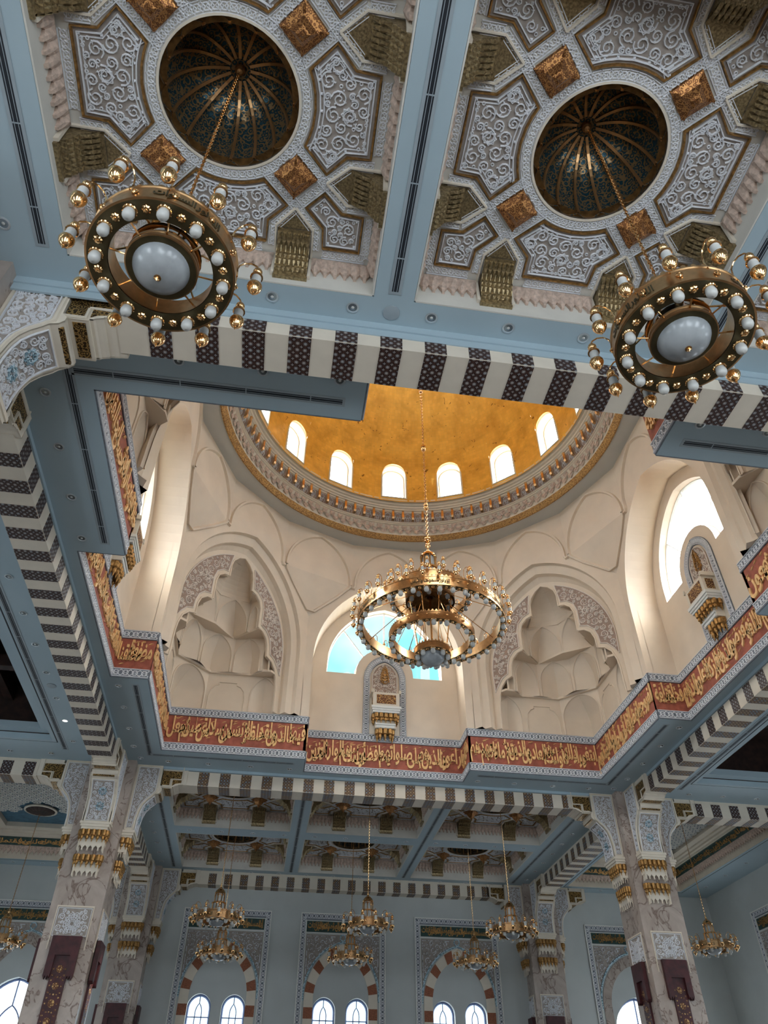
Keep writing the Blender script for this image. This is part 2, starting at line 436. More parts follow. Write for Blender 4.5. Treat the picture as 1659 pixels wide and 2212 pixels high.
def dup(root, loc=None, rz=None, label=None, skip=()):
    r = root.copy(); COL.objects.link(r)
    if loc is not None: r.location = loc
    if rz is not None: r.rotation_euler = (0, 0, rz)
    if label: r['label'] = label
    for ch in root.children:
        if ch.name.split('.')[0] in skip: continue
        c = ch.copy(); COL.objects.link(c); c.parent = r
        for g in ch.children:
            d = g.copy(); COL.objects.link(d); d.parent = c
    return r

# ------------------------------------------------------------------ arabic lettering
FORMS = {'ا': (0xFE8D, 0xFE8E, 0, 0), 'أ': (0xFE83, 0xFE84, 0, 0), 'إ': (0xFE87, 0xFE88, 0, 0), 'آ': (0xFE81, 0xFE82, 0, 0), 'ء': (0xFE80, 0, 0, 0),
         'ؤ': (0xFE85, 0xFE86, 0, 0), 'ئ': (0xFE89, 0xFE8A, 0xFE8B, 0xFE8C), 'ة': (0xFE93, 0xFE94, 0, 0), 'ى': (0xFEEF, 0xFEF0, 0, 0)}
_b = 0xFE8F
for _c in 'ب_تثجحخدذرزسشصضطظعغفقكلمنهو^ي':
    _n = 2 if _c in '_دذرزو^' else 4
    if _c not in '_^': FORMS[_c] = tuple(_b+i for i in range(_n))+(0,)*(4-_n)
    _b += _n
def shape_ar(s):
    out = []; prev = False; k = 0
    while k < len(s):
        c = s[k]
        if c not in FORMS: out.append(c); prev = False; k += 1; continue
        nxt = s[k+1] if k+1 < len(s) and s[k+1] in FORMS else None
        if c == 'ل' and nxt and nxt in 'اأإآ':
            b = {'آ': 0xFEF5, 'أ': 0xFEF7, 'إ': 0xFEF9, 'ا': 0xFEFB}[nxt]
            out.append(chr(b+(1 if prev else 0))); prev = False; k += 2; continue
        f = FORMS[c]; jn = f[2] != 0 and nxt is not None and nxt != 'ء'
        g = f[3] if (prev and jn) else f[1] if prev and f[1] else f[2] if jn else f[0]
        out.append(chr(g)); prev = jn; k += 1
    return ''.join(reversed(out))
WORDS = {}
def word(w):
    """(verts, faces, x0, x1, y0, y1) of one extruded word"""
    if w in WORDS: return WORDS[w]
    c = bpy.data.curves.new('word', 'FONT'); c.body = shape_ar(w); c.extrude = .5; c.resolution_u = 2; c.offset = .024
    o = bpy.data.objects.new('word', c); COL.objects.link(o)
    bpy.context.view_layer.update()
    me = bpy.data.meshes.new_from_object(o.evaluated_get(bpy.context.evaluated_depsgraph_get()))
    vs = [tuple(v.co) for v in me.vertices]; fs = [tuple(p.vertices) for p in me.polygons]
    bpy.data.objects.remove(o); bpy.data.curves.remove(c); bpy.data.meshes.remove(me)
    xs = [v[0] for v in vs]; ys = [v[1] for v in vs]
    WORDS[w] = (vs, fs, min(xs), max(xs), min(ys), max(ys)); return WORDS[w]
def lettering(M, text, u0, u1, v0, v1, T, w0=0, h=.03, stacked=True):
    """thuluth-like inscription: words in two interlocking rows, read from right to left, filling the box"""
    ws = text.split(); H = v1-v0
    sv = H*(.66 if stacked else .95); adv = []
    wid = [word(w)[3]-word(w)[2] for w in ws]
    raw = sum(wid)*(.66 if stacked else 1.08)+.3
    su = (u1-u0)/raw; x = u1
    for i, w in enumerate(ws):
        vs, fs, a0, a1, b0, b1 = word(w); hh = H*.86 if stacked else sv/max(.9, b1-b0)
        W = (a1-a0)*su
        if stacked and x-W < u0: xx = u0
        else: xx = x-W
        base = max(v0, v0+(.27 if i % 2 else .44)*H+b0*hh) if stacked else v0+.02*H
        if stacked and base+(b1-b0)*hh > v1: base = v1-(b1-b0)*hh
        M.add([T(xx+(v[0]-a0)*su, base+(v[1]-b0)*hh, w0+(v[2]+.5)*h) for v in vs], fs)
        x -= W*(.66 if stacked else 1.08)

# ================================================================== the setting
A, B, AD, BX, BO = 8.0, 3.0, 9.09, 9.4, 10.17      # opening half size, recess half width, recess depth, beam faces
ZF, ZD = 13.96, 22.3                                # top of the frieze, flat soffit under the dome ring
SPAN_Y, SPAN_X = 22.4, 19.3
COFX = (-5.57, 0, 5.57); ROW = (13.15, 18.95)
def rect(x0, x1, y0, y1): return [(x0, y0), (x1, y0), (x1, y1), (x0, y1)]
def plus(a=A, b=B, c=AD):
    q = [(b, c), (b, a), (a, a), (a, b), (c, b)]
    out = []
    for k in range(4):
        ca, sa = (1, 0, -1, 0)[k], (0, -1, 0, 1)[k]      # clockwise quarter turns
        out += [(x*ca-y*sa, x*sa+y*ca) for x, y in q[:]]
    # remove the doubled corner
    res = []
    for p in out:
        if not res or math.hypot(p[0]-res[-1][0], p[1]-res[-1][1]) > 1e-6: res.append(p)
    return res
PLUS = plus()
M = MB(); sheet(M, rect(-SPAN_X, SPAN_X, -SPAN_Y, SPAN_Y), th=.3); struct('floor', M, 'carpet')
HC = 2.42
holes = [PLUS]
for s in (-1, 1):
    for r in ROW:
        for x in COFX: holes.append(rect(x-HC-.03, x+HC+.03, s*r-HC-.03, s*r+HC+.03))
    holes.append(rect(min(s*11.59, s*17.63), max(s*11.59, s*17.63), -7.75, 7.75))
    for t in (-1, 1): holes.append(rect(min(s*11.32, s*17.43), max(s*11.32, s*17.43), min(t*11.27, t*21.48), max(t*11.27, t*21.48)))
M = MB(); sheet(M, rect(-SPAN_X-.3, SPAN_X+.3, -SPAN_Y-.3, SPAN_Y+.3), holes, .25, lambda u, v, w: (u, v, ZS-w)); struct('ceiling', M, 'soffit_paint')

# windows of the far wall: three pairs and one single arch in each corner bay
def win_outline(cx, hw, z0, zs, zt): return [(cx-hw, z0)]+parch(hw, zs, zt, 9, cx)+[(cx+hw, z0)]
WN = [0]
def window(outline, cx, hw, z0, zs, zt, T, pattern='small', dep=.3):
    WN[0] += 1
    M = MB(); n = len(outline)
    for k, (ww, hh) in enumerate(((.09, .05),)): ribbon(M, outline, ww*2, hh, T, -dep, True)
    r = struct('window_%d' % WN[0], M, 'window_frame')
    M = MB(); lw = .05
    if pattern == 'small':
        ribbon(M, [(cx, zt), (cx, zs+.18)], lw, .04, T, -dep); ribbon(M, [(cx-hw, zs-.32), (cx+hw, zs-.32)], lw, .04, T, -dep)
        ribbon(M, [(cx-hw*.27, z0)]+parch(hw*.27, zs-.15, zs+.2, 5, cx)+[(cx+hw*.27, z0)], lw, .04, T, -dep)
    else:
        ribbon(M, [(cx, zt), (cx, zs+hw*.35)], .07, .05, T, -dep); ribbon(M, [(cx-hw, zs-.9), (cx+hw, zs-.9)], .07, .05, T, -dep)
        ribbon(M, [(cx-hw*.42, z0)]+parch(hw*.42, zs-.5, zs+hw*.35, 7, cx)+[(cx+hw*.42, z0)], .07, .05, T, -dep)
    obj('mullion', M, 'window_frame', r)
    M = MB(); sheet(M, outline, th=.01, T=T, w0=-dep-.02, back=False); obj('pane', M, 'window_glass', r)
wins = []
for x in COFX:
    for d in (-.76, .76): wins.append((x+d, .525, 4.4, 6.82, 7.36, 'small'))
for x in (-14.3, 14.3): wins.append((x, 1.25, 3.2, 6.3, 7.75, 'big'))
T = FARW(SPAN_Y)
wh = [win_outline(*w[:5]) for w in wins]
M = MB(); sheet(M, rect(-SPAN_X, SPAN_X, 0, ZS), wh, .45, T); struct('wall_far', M, 'wall_paint')
for o, w in zip(wh, wins): window(o, *w[:5], T, w[5])
for s, nm in ((-1, 'left'), (1, 'right')):
    T = FR((s*SPAN_X, 0, 0), (0, 1, 0), (0, 0, 1), (-s, 0, 0))
    wl = [(y, 1.35, 2.0, 7.0, 8.7, 'big') for y in (-15.5, -4, 4, 16.7)]
    wh = [win_outline(*w[:5]) for w in wl]
    M = MB(); sheet(M, rect(-SPAN_Y, SPAN_Y, 0, ZS), wh, .45, T); struct('wall_'+nm, M, 'wall_paint')
    for o, w in zip(wh, wl): window(o, *w[:5], T, w[5])
T = FR((0, -SPAN_Y, 0), (1, 0, 0), (0, 0, 1), (0, 1, 0))
wh = [win_outline(x, 1.75, 2.2, 7, 8.7) for x in (-14, -5.57, 0, 5.57, 14)]
M = MB(); sheet(M, rect(-SPAN_X, SPAN_X, 0, ZS), wh, .45, T); struct('wall_near', M, 'wall_paint')

# dark strips painting the shade of a gap round side and corner recesses
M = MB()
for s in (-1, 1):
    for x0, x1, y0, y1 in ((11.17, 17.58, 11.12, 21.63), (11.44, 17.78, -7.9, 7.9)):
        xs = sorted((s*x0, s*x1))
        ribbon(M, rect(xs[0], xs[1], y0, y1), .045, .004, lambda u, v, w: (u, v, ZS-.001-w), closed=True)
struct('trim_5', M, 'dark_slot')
# fascia mouldings along the soffit edges of the four main beams
for k in range(4):
    R = Matrix.Rotation(k*pi/2, 4, 'Z')
    T = lambda x, y, z, R=R: tuple(R @ Vector((x, y, z)))
    M = MB(); box(M, -8.95, 8.95, BX-.03, BX+.05, 12.22, ZS, T); box(M, -8.95, 8.95, BO-.04, BO+.05, 12.16, ZS, T); box(M, -8.95, 8.95, BO-.02, BO+.02, 12.0, 12.17, T)
    struct('trim_%d' % (k+1), M, 'soffit_paint')

# ------------------------------------------------------------------ drum: octagon faces, pendentive kites, ring soffit
def T45(k, ap, z0=0):
    a = k*pi/4       # k=0 far side, 1 far-left diagonal, ...
    c, s = cos(a), sin(a)
    return lambda u, v, w: (u*c-(ap-w)*s, u*s+(ap-w)*c, v+z0)
OH = A*math.tan(pi/8)
R16 = A/cos(pi/16); S16 = A*math.tan(pi/16)
ARCH = parch(3.0, 16.5, 20.3, 16)
face_out = [(-OH, ZF), (-3.0, ZF)]+ARCH+[(3.0, ZF), (OH, ZF), (OH, 18.35), (S16, 20.0), (S16, ZD), (-S16, ZD), (-S16, 20.0), (-OH, 18.35)]
M = MB()
for k in range(8): sheet(M, face_out[::-1], th=.25, T=T45(k, A))
for k in range(8):
    P0 = T45(k, A); P1 = T45(k+1, A)
    M.add([P0(-OH, 18.35, 0), P0(-S16, 20.0, 0), P1(S16, 20.0, 0), P1(S16, ZD, 0), P0(-S16, ZD, 0)], [(0, 1, 2), (1, 4, 3, 2)])
# deep window recesses: side walls, barrel and back wall
WOPEN = [(-2.38, 16.5)]+parch(2.38, 16.9, 19.72, 16)+[(2.38, 16.5), (1.18, 16.5)]+arc(0, 16.55, 1.18, 0, pi, 14)+[(-1.18, 16.5)]
row = [(-3.0, ZF)]+ARCH+[(3.0, ZF)]
for k in range(0, 8, 2):
    T0 = T45(k, A); T1 = T45(k, AD)
    strip(M, [T0(u, v, -.24) for u, v in row], [T1(u, v, 0) for u, v in row])
    out = [(-3.02, ZF-.02)]+[(u*1.01, v+.02) for u, v in ARCH]+[(3.02, ZF-.02)]
    sheet(M, out, [WOPEN], .42, T1)
struct('wall_drum', M, 'cream_plaster')
M = MB(); o16 = [(R16*cos(pi/16+i*pi/8), R16*sin(pi/16+i*pi/8)) for i in range(16)]
sheet(M, o16, [[(7.38*cos(i*pi/48), 7.38*sin(i*pi/48)) for i in range(96)]], .3, lambda u, v, w: (u, v, ZD-w))
struct('ceiling_ring', M, 'grey_plaster')
# outer shell of the drum so that daylight only enters by the windows
M = MB(); Q = 9.56
for k in range(0, 8, 2):
    T = T45(k, Q)
    sheet(M, [(-Q, ZS+.26), (Q, ZS+.26), (Q, ZD+.32), (-Q, ZD+.32)], [rect(-2.6, 2.6, 16.3, 20.2)], .1, T)
sheet(M, rect(-Q-.1, Q+.1, -Q-.1, Q+.1), [[(7.9*cos(i*pi/16), 7.9*sin(i*pi/16)) for i in range(32)]], .2, lambda u, v, w: (u, v, ZD+.32-w))
struct('wall_drum_outer', M, 'cream_plaster')
# raised mouldings of the blind arches and kites
M = MB()
for k in range(8):
    T = T45(k, A); ba = parch(1.46, 20.12, 22.05, 12)
    ribbon(M, [(-1.6, 19.93), (-1.5, 19.90), (-1.46, 20.0)]+ba+[(1.46, 20.0), (1.5, 19.90), (1.6, 19.93)], .13, .10, T)
    P0 = T45(k, A); P1 = T45(k+1, A)
    V = Vector(P0(-OH, 18.35, 0)); a = Vector(P0(-S16, 20.0, 0)); b = Vector(P1(S16, 20.0, 0))
    up = (a+b)/2-V; H = up.length; up.normalize(); U = (b-a).normalized(); W = U.cross(up)
    if W.dot(Vector((-V.x, -V.y, 0))) < 0: W = -W
    hw = (b-a).length/2
    ribbon(M, [(-hw*.93, H), (-hw*.90, H*.93), (-hw*.62, H*.62), (-.16, H*.14), (.16, H*.14), (hw*.62, H*.62), (hw*.90, H*.93), (hw*.93, H)], .13, .10, FR(V, U, up, W))
    m_ = (a+b)/2; ribbon(M, [(-hw*.93, 0)]+parch(hw*.93, .12, 2.05, 12)+[(hw*.93, 0)], .13, .10, FR(m_, U, (0, 0, 1), Vector((-m_.x, -m_.y, 0)).normalized()))
struct('trim_drum', M, 'cream_plaster')

# drum windows (annular arch windows behind each balcony)
for k in range(4):
    T = T45(2*k, AD); WN[0] += 1
    M = MB(); ribbon(M, WOPEN, .1, .06, T, -.32, True)
    r = struct('window_%d' % WN[0], M, 'white_frame')
    M = MB(); ribbon(M, [(0, 17.7), (0, 19.7)], .055, .05, T, -.32)
    for s in (-1, 1):
        ribbon(M, [(s*.8, 17.4), (s*1.75, 18.7)], .055, .05, T, -.32)
    obj('mullion', M, 'white_frame', r)
    M = MB(); sheet(M, WOPEN, th=.01, T=T, w0=-.36, back=False); obj('pane', M, 'window_glass', r)

# ------------------------------------------------------------------ calligraphy frieze, three lengths on each side
SIDE = ('far', 'left', 'near', 'right')
TXT = {0: ('فيها خالدون ولقد خلقنا الإنسان من سلالة من طين ثم جعل', 'راعون والذين هم على صلواتهم يحافظون أولئك هم الوارثون الذين', 'ابتغى وراء ذلك فأولئك هم العادون والذين هم لأماناتهم وعهدهم'),
       1: ('خلقا آخر فتبارك الله أحسن الخالقين ثم إنكم', 'العلقة مضغة فخلقنا المضغة عظاما فكسونا العظام لحما ثم أنشأناه', 'ناه نطفة في قرار مكين ثم خلقنا النطفة علقة'),
       2: ('', 'قد أفلح المؤمنون الذين هم في صلاتهم خاشعون', ''),
       3: ('لفروجهم حافظون إلا على أزواجهم أو ما ملكت أيمانهم', 'والذين هم عن اللغو معرضون والذين هم للزكاة فاعلون والذين هم', 'المؤمنون الذين هم في صلاتهم خاشعون')}
ZB1, ZB2 = 12.63, 13.65
def frieze(k, part):
    """part 0 left length, 1 recessed middle with its two returns, 2 right length, as seen from inside"""
    sd = SIDE[k]
    nice = {0: 'left', 1: 'recessed middle', 2: 'right'}[part]
    t = thing('calligraphy_frieze', 'red frieze with gold calligraphy, %s length, %s side of dome opening' % (nice, sd), 'frieze', (0, 0, 0), k*pi/2)
    pl = [(FARW(A), -A, -B-.004)] if part == 0 else [(FARW(A), B+.004, A)] if part == 2 else [
        (FR((-B, A, 0), (0, 1, 0), (0, 0, 1), (1, 0, 0)), 0, AD-A), (FARW(AD), -B, B), (FR((B, AD, 0), (0, -1, 0), (0, 0, 1), (-1, 0, 0)), 0, AD-A)]
    Mb, Mr, Ml, Mu, Mo, Mt = MB(), MB(), MB(), MB(), MB(), MB()
    for i, (T, u0, u1) in enumerate(pl):
        sheet(Mb, rect(u0, u1, ZS+.01, ZF), th=.1, T=T)
        sheet(Ml, rect(u0, u1, ZS, ZB1), th=.03, T=T, w0=.03); sheet(Mu, rect(u0, u1, ZB2, ZF), th=.03, T=T, w0=.03)
        if k != 2 or part == 1:
            w = ZB1-ZS
            for z in (ZS+w/2+.01, (ZB2+ZF)/2): motif_band(Mo, [(u0, z), (u1, z)], w*.86, T, .03, .018, step=.25, lw=.036)
            tx = TXT[k][part] if (part != 1 or i == 1) else {0: '', 1: ''}.get(i, '')
            if part == 1 and i != 1: tx = 'فخلقنا مضغة' if i == 0 else 'هم فيها'
            if part == 1 and i == 2 and k == 1: tx = 'مضغة فخلقنا'
            if tx: lettering(Mt, tx, u0+.05, u1-.05, ZB1+.03, ZB2-.03, T, 0, .045)
            # small vowel strokes between the words
            rnd = random.Random(k*7+part*3+i)
            for _ in range(int((u1-u0)*7)):
                u = rnd.uniform(u0+.1, u1-.2); z = rnd.choice((rnd.uniform(ZB2-.22, ZB2-.08), rnd.uniform(ZB1+.06, ZB2-.1)))
                ribbon(Mt, [(u, z), (u+.06, z+.035), (u+.13, z+.05)], [.012, .03, .008], .03, T)
    obj('red_panel', Mb, 'red_ground', t)
    lb = obj('lower_border', Ml, 'border_ground', t); obj('upper_border', Mu, 'border_ground', t)
    if Mo.v: obj('border_ornament', Mo, 'ornament_white', lb)
    if Mt.v: obj('lettering', Mt, 'gold_letter', t)
for k in range(4):
    for p in range(3):
        frieze(k, p)

# ------------------------------------------------------------------ dome with its ring cornice and windows
t = thing('dome', 'gold leaf dome with a ring of arched windows above the central opening', 'dome', (0, 0, 23.9))
M = MB(); M.sm = True
HWW, SILL, WTOP, RD = .56, .15, 2.2, 6.5
def domer(z):      # radius at height above the springing
    return RD*sqrt(max(0, 1-(max(0, z-.8)/7.4)**2)) if z < 8.19 else .01
def dp(u, z, off=0):
    r = domer(z)+off; return r
arcz = lambda x: SILL+ (WTOP-SILL-HWW)+sqrt(max(0, HWW*HWW-x*x))
cols = [-pi/16*RD+i*(pi/16*RD-HWW)/3 for i in range(3)]+[-HWW+i*HWW/5 for i in range(11)]+[HWW+(i+1)*(pi/16*RD-HWW)/3 for i in range(3)]
zt = 2.9
for k in range(16):
    c0 = k*pi/8
    def pt(x, z, off=0): a = c0+x/RD; r = domer(z)+off; return (r*cos(a), r*sin(a), z)
    for i in range(len(cols)-1):
        x0, x1 = cols[i], cols[i+1]
        if x0 >= -HWW-1e-6 and x1 <= HWW+1e-6:
            n = len(M.v); M.add([pt(x0, -.05), pt(x1, -.05), pt(x1, SILL), pt(x0, SILL)], [(0, 1, 2, 3)])
            zs_ = [arcz(x0), arcz(x1)]
            for j in range(4):
                f0, f1 = j/4, (j+1)/4
                M.add([pt(x0, zs_[0]+(zt-zs_[0])*f0), pt(x1, zs_[1]+(zt-zs_[1])*f0), pt(x1, zs_[1]+(zt-zs_[1])*f1), pt(x0, zs_[0]+(zt-zs_[0])*f1)], [(0, 1, 2, 3)])
        else:
            zz = [-.05, SILL, .7, 1.4, 2.1, 2.5, zt]
            for j in range(6): M.add([pt(x0, zz[j]), pt(x1, zz[j]), pt(x1, zz[j+1]), pt(x0, zz[j+1])], [(0, 1, 2, 3)])
lathe(M, [(domer(z)+(.02 if z < 2.9 else 0), z) for z in (2.7, 2.9, 3.4, 4, 4.6, 5.2, 5.8, 6.4, 6.9, 7.3, 7.7, 8.0, 8.15, 8.19)], 96)
obj('shell', M, 'gold_leaf', t)
WIN = [(-HWW, SILL)]+[(-HWW*cos(i*pi/10), arcz(0)-HWW+HWW*sin(i*pi/10)) for i in range(11)]+[(HWW, SILL)]
Mf = MB(); Mp = MB(); Mh = MB()
ro = domer(1); TT = FR((ro, 0, 0), (0, 1, 0), (0, 0, 1), (-1, 0, 0))
Mf.sm = True
strip(Mf, [TT(u*1.0, v, .03) for u, v in WIN], [TT(u, v, -.42) for u, v in WIN], True)
ribbon(Mf, WIN, .10, .04, TT, .02, True); ribbon(Mf, [(u*.93, v*.985+.02) for u, v in WIN], .09, .05, TT, -.42, True)
sheet(Mp, WIN, th=.01, T=TT, w0=-.4, back=False)
fm = mesh('window_surround', Mf, 'cream_trim'); pm = mesh('pane', Mp, 'window_glass')
for k in range(16):
    f = obj('window_surround', fm, None, t); f.rotation_euler.z = k*pi/8
    p = obj('pane', pm, None, f)
# plain masonry hoods outside the dome windows closing the gap between shell and windows
M = MB()
lathe(M, [(6.75, -.05), (6.75, SILL)], 64); lathe(M, [(6.72, WTOP+.02), (6.6, 2.9)], 64)
obj('outer_skin', M, 'cream_plaster', t)

t = thing('ring_cornice', 'circular cornice of scroll panels, gold brackets and stalactites under the gold dome', 'cornice', (0, 0, ZD))
M = MB(); M.sm = True; lathe(M, [(7.40, 0), (7.40, -.03), (7.34, -.03), (7.22, .10), (7.18, .16)], 128); obj('gilt_fillet', M, 'carved_gilt_warm', t)
gm = MB(); motif_band(gm, [(0, .06), (2*pi*7.3, .06)], .13, lambda u, v, w: ((7.32-.4*(v-.0)-w)*cos(u/7.3), (7.32-.4*v-w)*sin(u/7.3), v-.02), 0, .012, step=.13); obj('gilt_ornament', gm, 'old_gold', t)
M = MB(); M.sm = True; lathe(M, [(7.18, .16), (7.19, .30), (7.13, .48), (7.05, .56), (7.05, .60), (6.99, .62), (6.99, .66), (6.95, .67), (6.95, .72), (6.86, 1.18), (6.82, 1.2), (6.82, 1.26), (6.76, 1.28), (6.76, 1.34), (6.70, 1.36), (6.70, 1.44), (6.62, 1.46), (6.62, 1.58), (6.50, 1.6), (6.50, 1.66)], 128)
obj('moulding', M, 'cream_trim', t)
M = MB(); n = 120
for i in range(n):      # stalactite teeth in two rows
    for row_, (r, z0, z1, w) in enumerate(((7.13, .18, .40, .13), (7.08, .34, .58, .13))):
        a = 2*pi*(i+.5*row_)/n; T = FR((r*cos(a), r*sin(a), 0), (-sin(a), cos(a), 0), (0, 0, 1), (-cos(a), -sin(a), 0))
        vs = [(-w, z1, 0), (-w, z1, .05), (w, z1, .05), (w, z1, 0), (-w*.9, z0+.12, .0), (0, z0+.10, .06), (w*.9, z0+.12, 0), (0, z0, .02)]
        M.add([T(*v) for v in vs], [(0, 1, 5, 4), (1, 2, 5), (2, 3, 6, 5), (4, 5, 7), (5, 6, 7)])
obj('stalactites', M, 'pink_stucco', t)
M = MB(); M.sm = True; lathe(M, [(6.942, .735), (6.862, 1.165)], 128); obj('panel_ground_ring', M, 'brown_ground', t)
M = MB(); n = 96
P = [(-.13, .04), (-.16, .16), (-.10, .26), (-.12, .36), (0, .43), (.12, .36), (.10, .26), (.16, .16), (.13, .04)]
Pm = MB()
ribbon(Pm, P, .022, .03); ribbon(Pm, arc(0, .17, .055, 0, 2*pi, 8)[:-1], .02, .03, closed=True); ribbon(Pm, [(0, .02), (-.06, .10), (0, .30), (.06, .10)], .018, .03, closed=True)
for s in (-1, 1): ribbon(Pm, arc(s*.09, .25, .04, 0, 2*pi, 6)[:-1], .014, .025, closed=True)
for i in range(n):
    a = 2*pi*(i+.5)/n
    T = FR((6.95*cos(a), 6.95*sin(a), .70), (-sin(a), cos(a), 0), Vector((-cos(a)*.18, -sin(a)*.18, 1)).normalized(), (-cos(a), -sin(a), .18))
    M.add([T(*v) for v in Pm.v], Pm.f)
obj('scroll_panels', M, 'ornament_white', t)
Mk = MB(); Mk.sm = True
T = FR((6.95, 0, 0), (0, 1, 0), (-.18, 0, 1), (-1, 0, -.18))
pf = [(.66, .02), (.72, .10), (.82, .12), (1.0, .07), (1.12, .05), (1.18, .09), (1.2, .03)]
for (z, d), (z2, d2) in zip(pf, pf[1:]):
    vs = [T(-.05, z-.0, 0), T(-.05, z, d), T(.05, z, d), T(.05, z, 0), T(-.05, z2, 0), T(-.05, z2, d2), T(.05, z2, d2), T(.05, z2, 0)]
    Mk.add(vs, [(0, 1, 5, 4), (1, 2, 6, 5), (2, 3, 7, 6)])
bm_ = mesh('gold_bracket', Mk, 'satin_gold')
for i in range(n):
    o = obj('gold_bracket', bm_, None, t); o.rotation_euler.z = 2*pi*i/n

# ------------------------------------------------------------------ stalactite squinches at the four diagonals
def ab(a, b): return (-A+a, A-b)                     # corner based plan -> world plan of the far-left corner
def squinch():
    APD = 8.556
    TD = T45(1, APD)
    Mring, Mo, Mg, Mc, Md, Mb = MB(), MB(), MB(), MB(), MB(), MB()
    a1 = parch(3.0, 16.5, 20.3, 16); a2 = parch(2.74, 16.4, 19.92, 16); a3 = parch(2.72, 16.3, 19.66, 16)
    f = lambda arc_, hw: [(-hw, ZF)]+arc_+[(hw, ZF)]
    O1, O2, O3 = f(a1, 3.0), f(a2, 2.74), f(a3, 2.72)
    Ts = T45(1, A)
    strip(Mring, [Ts(u, v, 0) for u, v in O1], [Ts(u*.99, v-.03, -.16) for u, v in O1])
    strip(Mring, [Ts(u*.99, v-.03, -.16) for u, v in O1], [Ts(u, v, -.24) for u, v in O2])
    strip(Mring, [Ts(u, v, -.24) for u, v in O2], [Ts(u*.985, v-.04, -.42) for u, v in O2])
    strip(Mring, [Ts(u*.985, v-.04, -.42) for u, v in O2], [TD(u, v, 0) for u, v in O3])
    # dark undersides of the stepped feet
    for s in (-1, 1):
        Mring.add([Ts(s*3.31, ZF, 0), Ts(s*3.0, ZF, 0), Ts(s*2.97, ZF, -.16), Ts(s*2.74, ZF, -.24), Ts(s*2.70, ZF, -.42), TD(s*2.72, ZF, 0), TD(s*3.0, ZF, 0)], [(0, 1, 2, 3, 4, 5, 6)])
    # front screen with the foiled opening
    rt = [(0, 19.5), (.30, 19.34), (.52, 19.08), (.60, 18.8), (.60, 18.28), (.86, 18.24), (1.08, 18.05), (1.18, 17.75), (1.18, 16.92), (1.45, 16.86), (1.68, 16.66), (1.78, 16.38), (1.80, 15.95), (2.08, 15.86), (2.30, 15.62), (2.42, 15.25), (2.46, 14.9), (2.48, ZF)]
    prof = [(-u, v) for u, v in rt[::-1]]+rt[1:]
    full = [(-2.74, ZF)]+[(u*1.01, v+.02) for u, v in a3]+[(2.74, ZF)]+prof[::-1]
    sheet(Mring, full, th=.10, T=TD)
    ribbon(Mring, prof, .07, .03, TD)
    # carved spandrels
    for s in (-1, 1):
        outer = [(u, v) for u, v in parch(2.60, 16.2, 19.46, 22) if (u*s > .56 if True else 0) and v > 15.3]
        outer = [(abs(u), v) for u, v in outer]
        outer.sort(key=lambda p: -p[1])
        outer += [(2.585, 16.0), (2.56, 15.45)]
        inner = [(.72, 18.42), (.95, 18.38), (1.22, 18.14), (1.32, 17.8), (1.32, 17.06), (1.60, 16.98), (1.82, 16.74), (1.92, 16.42), (1.95, 16.08), (2.2, 15.98), (2.42, 15.70)]
        poly = [(s*u, v) for u, v in outer+inner[::-1]]
        Mg_ = sheet(Mg, poly if s < 0 else poly[::-1], th=.01, T=TD, w0=.012)
        scroll(Mo, poly, .17, .05, .04, .03, TD, .012, seed=5+(s > 0)*0, tries=150)
        ribbon(Mo, arc(s*1.62, 17.62, .10, 0, 2*pi, 8)[:-1], .05, .05, TD, .012, True)
        for q in range(8): ribbon(Mo, [(s*1.62+.11*cos(q*pi/4), 17.62+.11*sin(q*pi/4)), (s*1.62+.22*cos(q*pi/4), 17.62+.22*sin(q*pi/4))], [.05, .01], .05, TD, .012)
    # tiers
    def cell(p, q, back, z0, z1, zsp, zap, rib=.10, closed_sp=None):
        """concave pointed niche between plan points p and q, crease over the back point"""
        P, Q, K = Vector(ab(*p)), Vector(ab(*q)), Vector(ab(*back))
        L = (Q-P).length; d = (Q-P)/L; hw = L/2-rib; mid = (P+Q)/2
        ar = [(u, v) for u, v in parch(hw, zsp, zap, 12)]
        fr_ = lambda u, v: (*(mid+d*u), v)
        outl = [(-hw, z0)]+ar+[(hw, z0)]
        # spandrel and ribs on the chord plane
        fp = [(-L/2, z0), (-hw, z0)]+ar+[(hw, z0), (L/2, z0), (L/2, z1), (-L/2, z1)]
        sheet(Mc, fp, T=lambda u, v, w: fr_(u, v), back=False)
        TA = FR((*mid, 0), (*d, 0), (0, 0, 1), Vector((*(mid-K), 0)).normalized())
        ribbon(Mc, outl, .055, .035, TA)
        # two curved leaves running to the crease
        lf = [(-hw, z0)]+ar[:13]; rg = ([(hw, z0)]+ar[:11:-1])
        for side in (lf, rg):
            n = len(side); zt_ = side[-1][1]
            rows = []
            for t in (0, 1):
                rw = []
                for i, (u, v) in enumerate(side):
                    a = Vector((*(mid+d*u), v)); k = min(1, max(0, (v-zsp)/(zap-zsp))) if zap > zsp else 0
                    e = Vector((*(K.lerp(mid, k**1.3)), v)); r_ = a.lerp(e, t)
                    bl = (1-k)*.0
                    rw.append(tuple(r_))
                rows.append(rw)
            for a, b in zip(rows, rows[1:]): strip(Mc, a, b)
    m = lambda p: (p[1], p[0])
    def both(fn, *pts_and):
        p, q, bk, rest = pts_and[0], pts_and[1], pts_and[2], pts_and[3:]
        fn(p, q, bk, *rest); fn(m(q), m(p), m(bk), *rest)
    Z1, Z2, Z3 = 15.45, 16.9, 18.25
    # tier 1
    cell((0, 1.15), (1.15, 0), (0, 0), ZF, Z1, 14.6, 15.40, .06)
    both(cell, (2.70, .0), (3.85, .0), (3.27, -.28), ZF, Z1, 14.6, 15.42, .08)
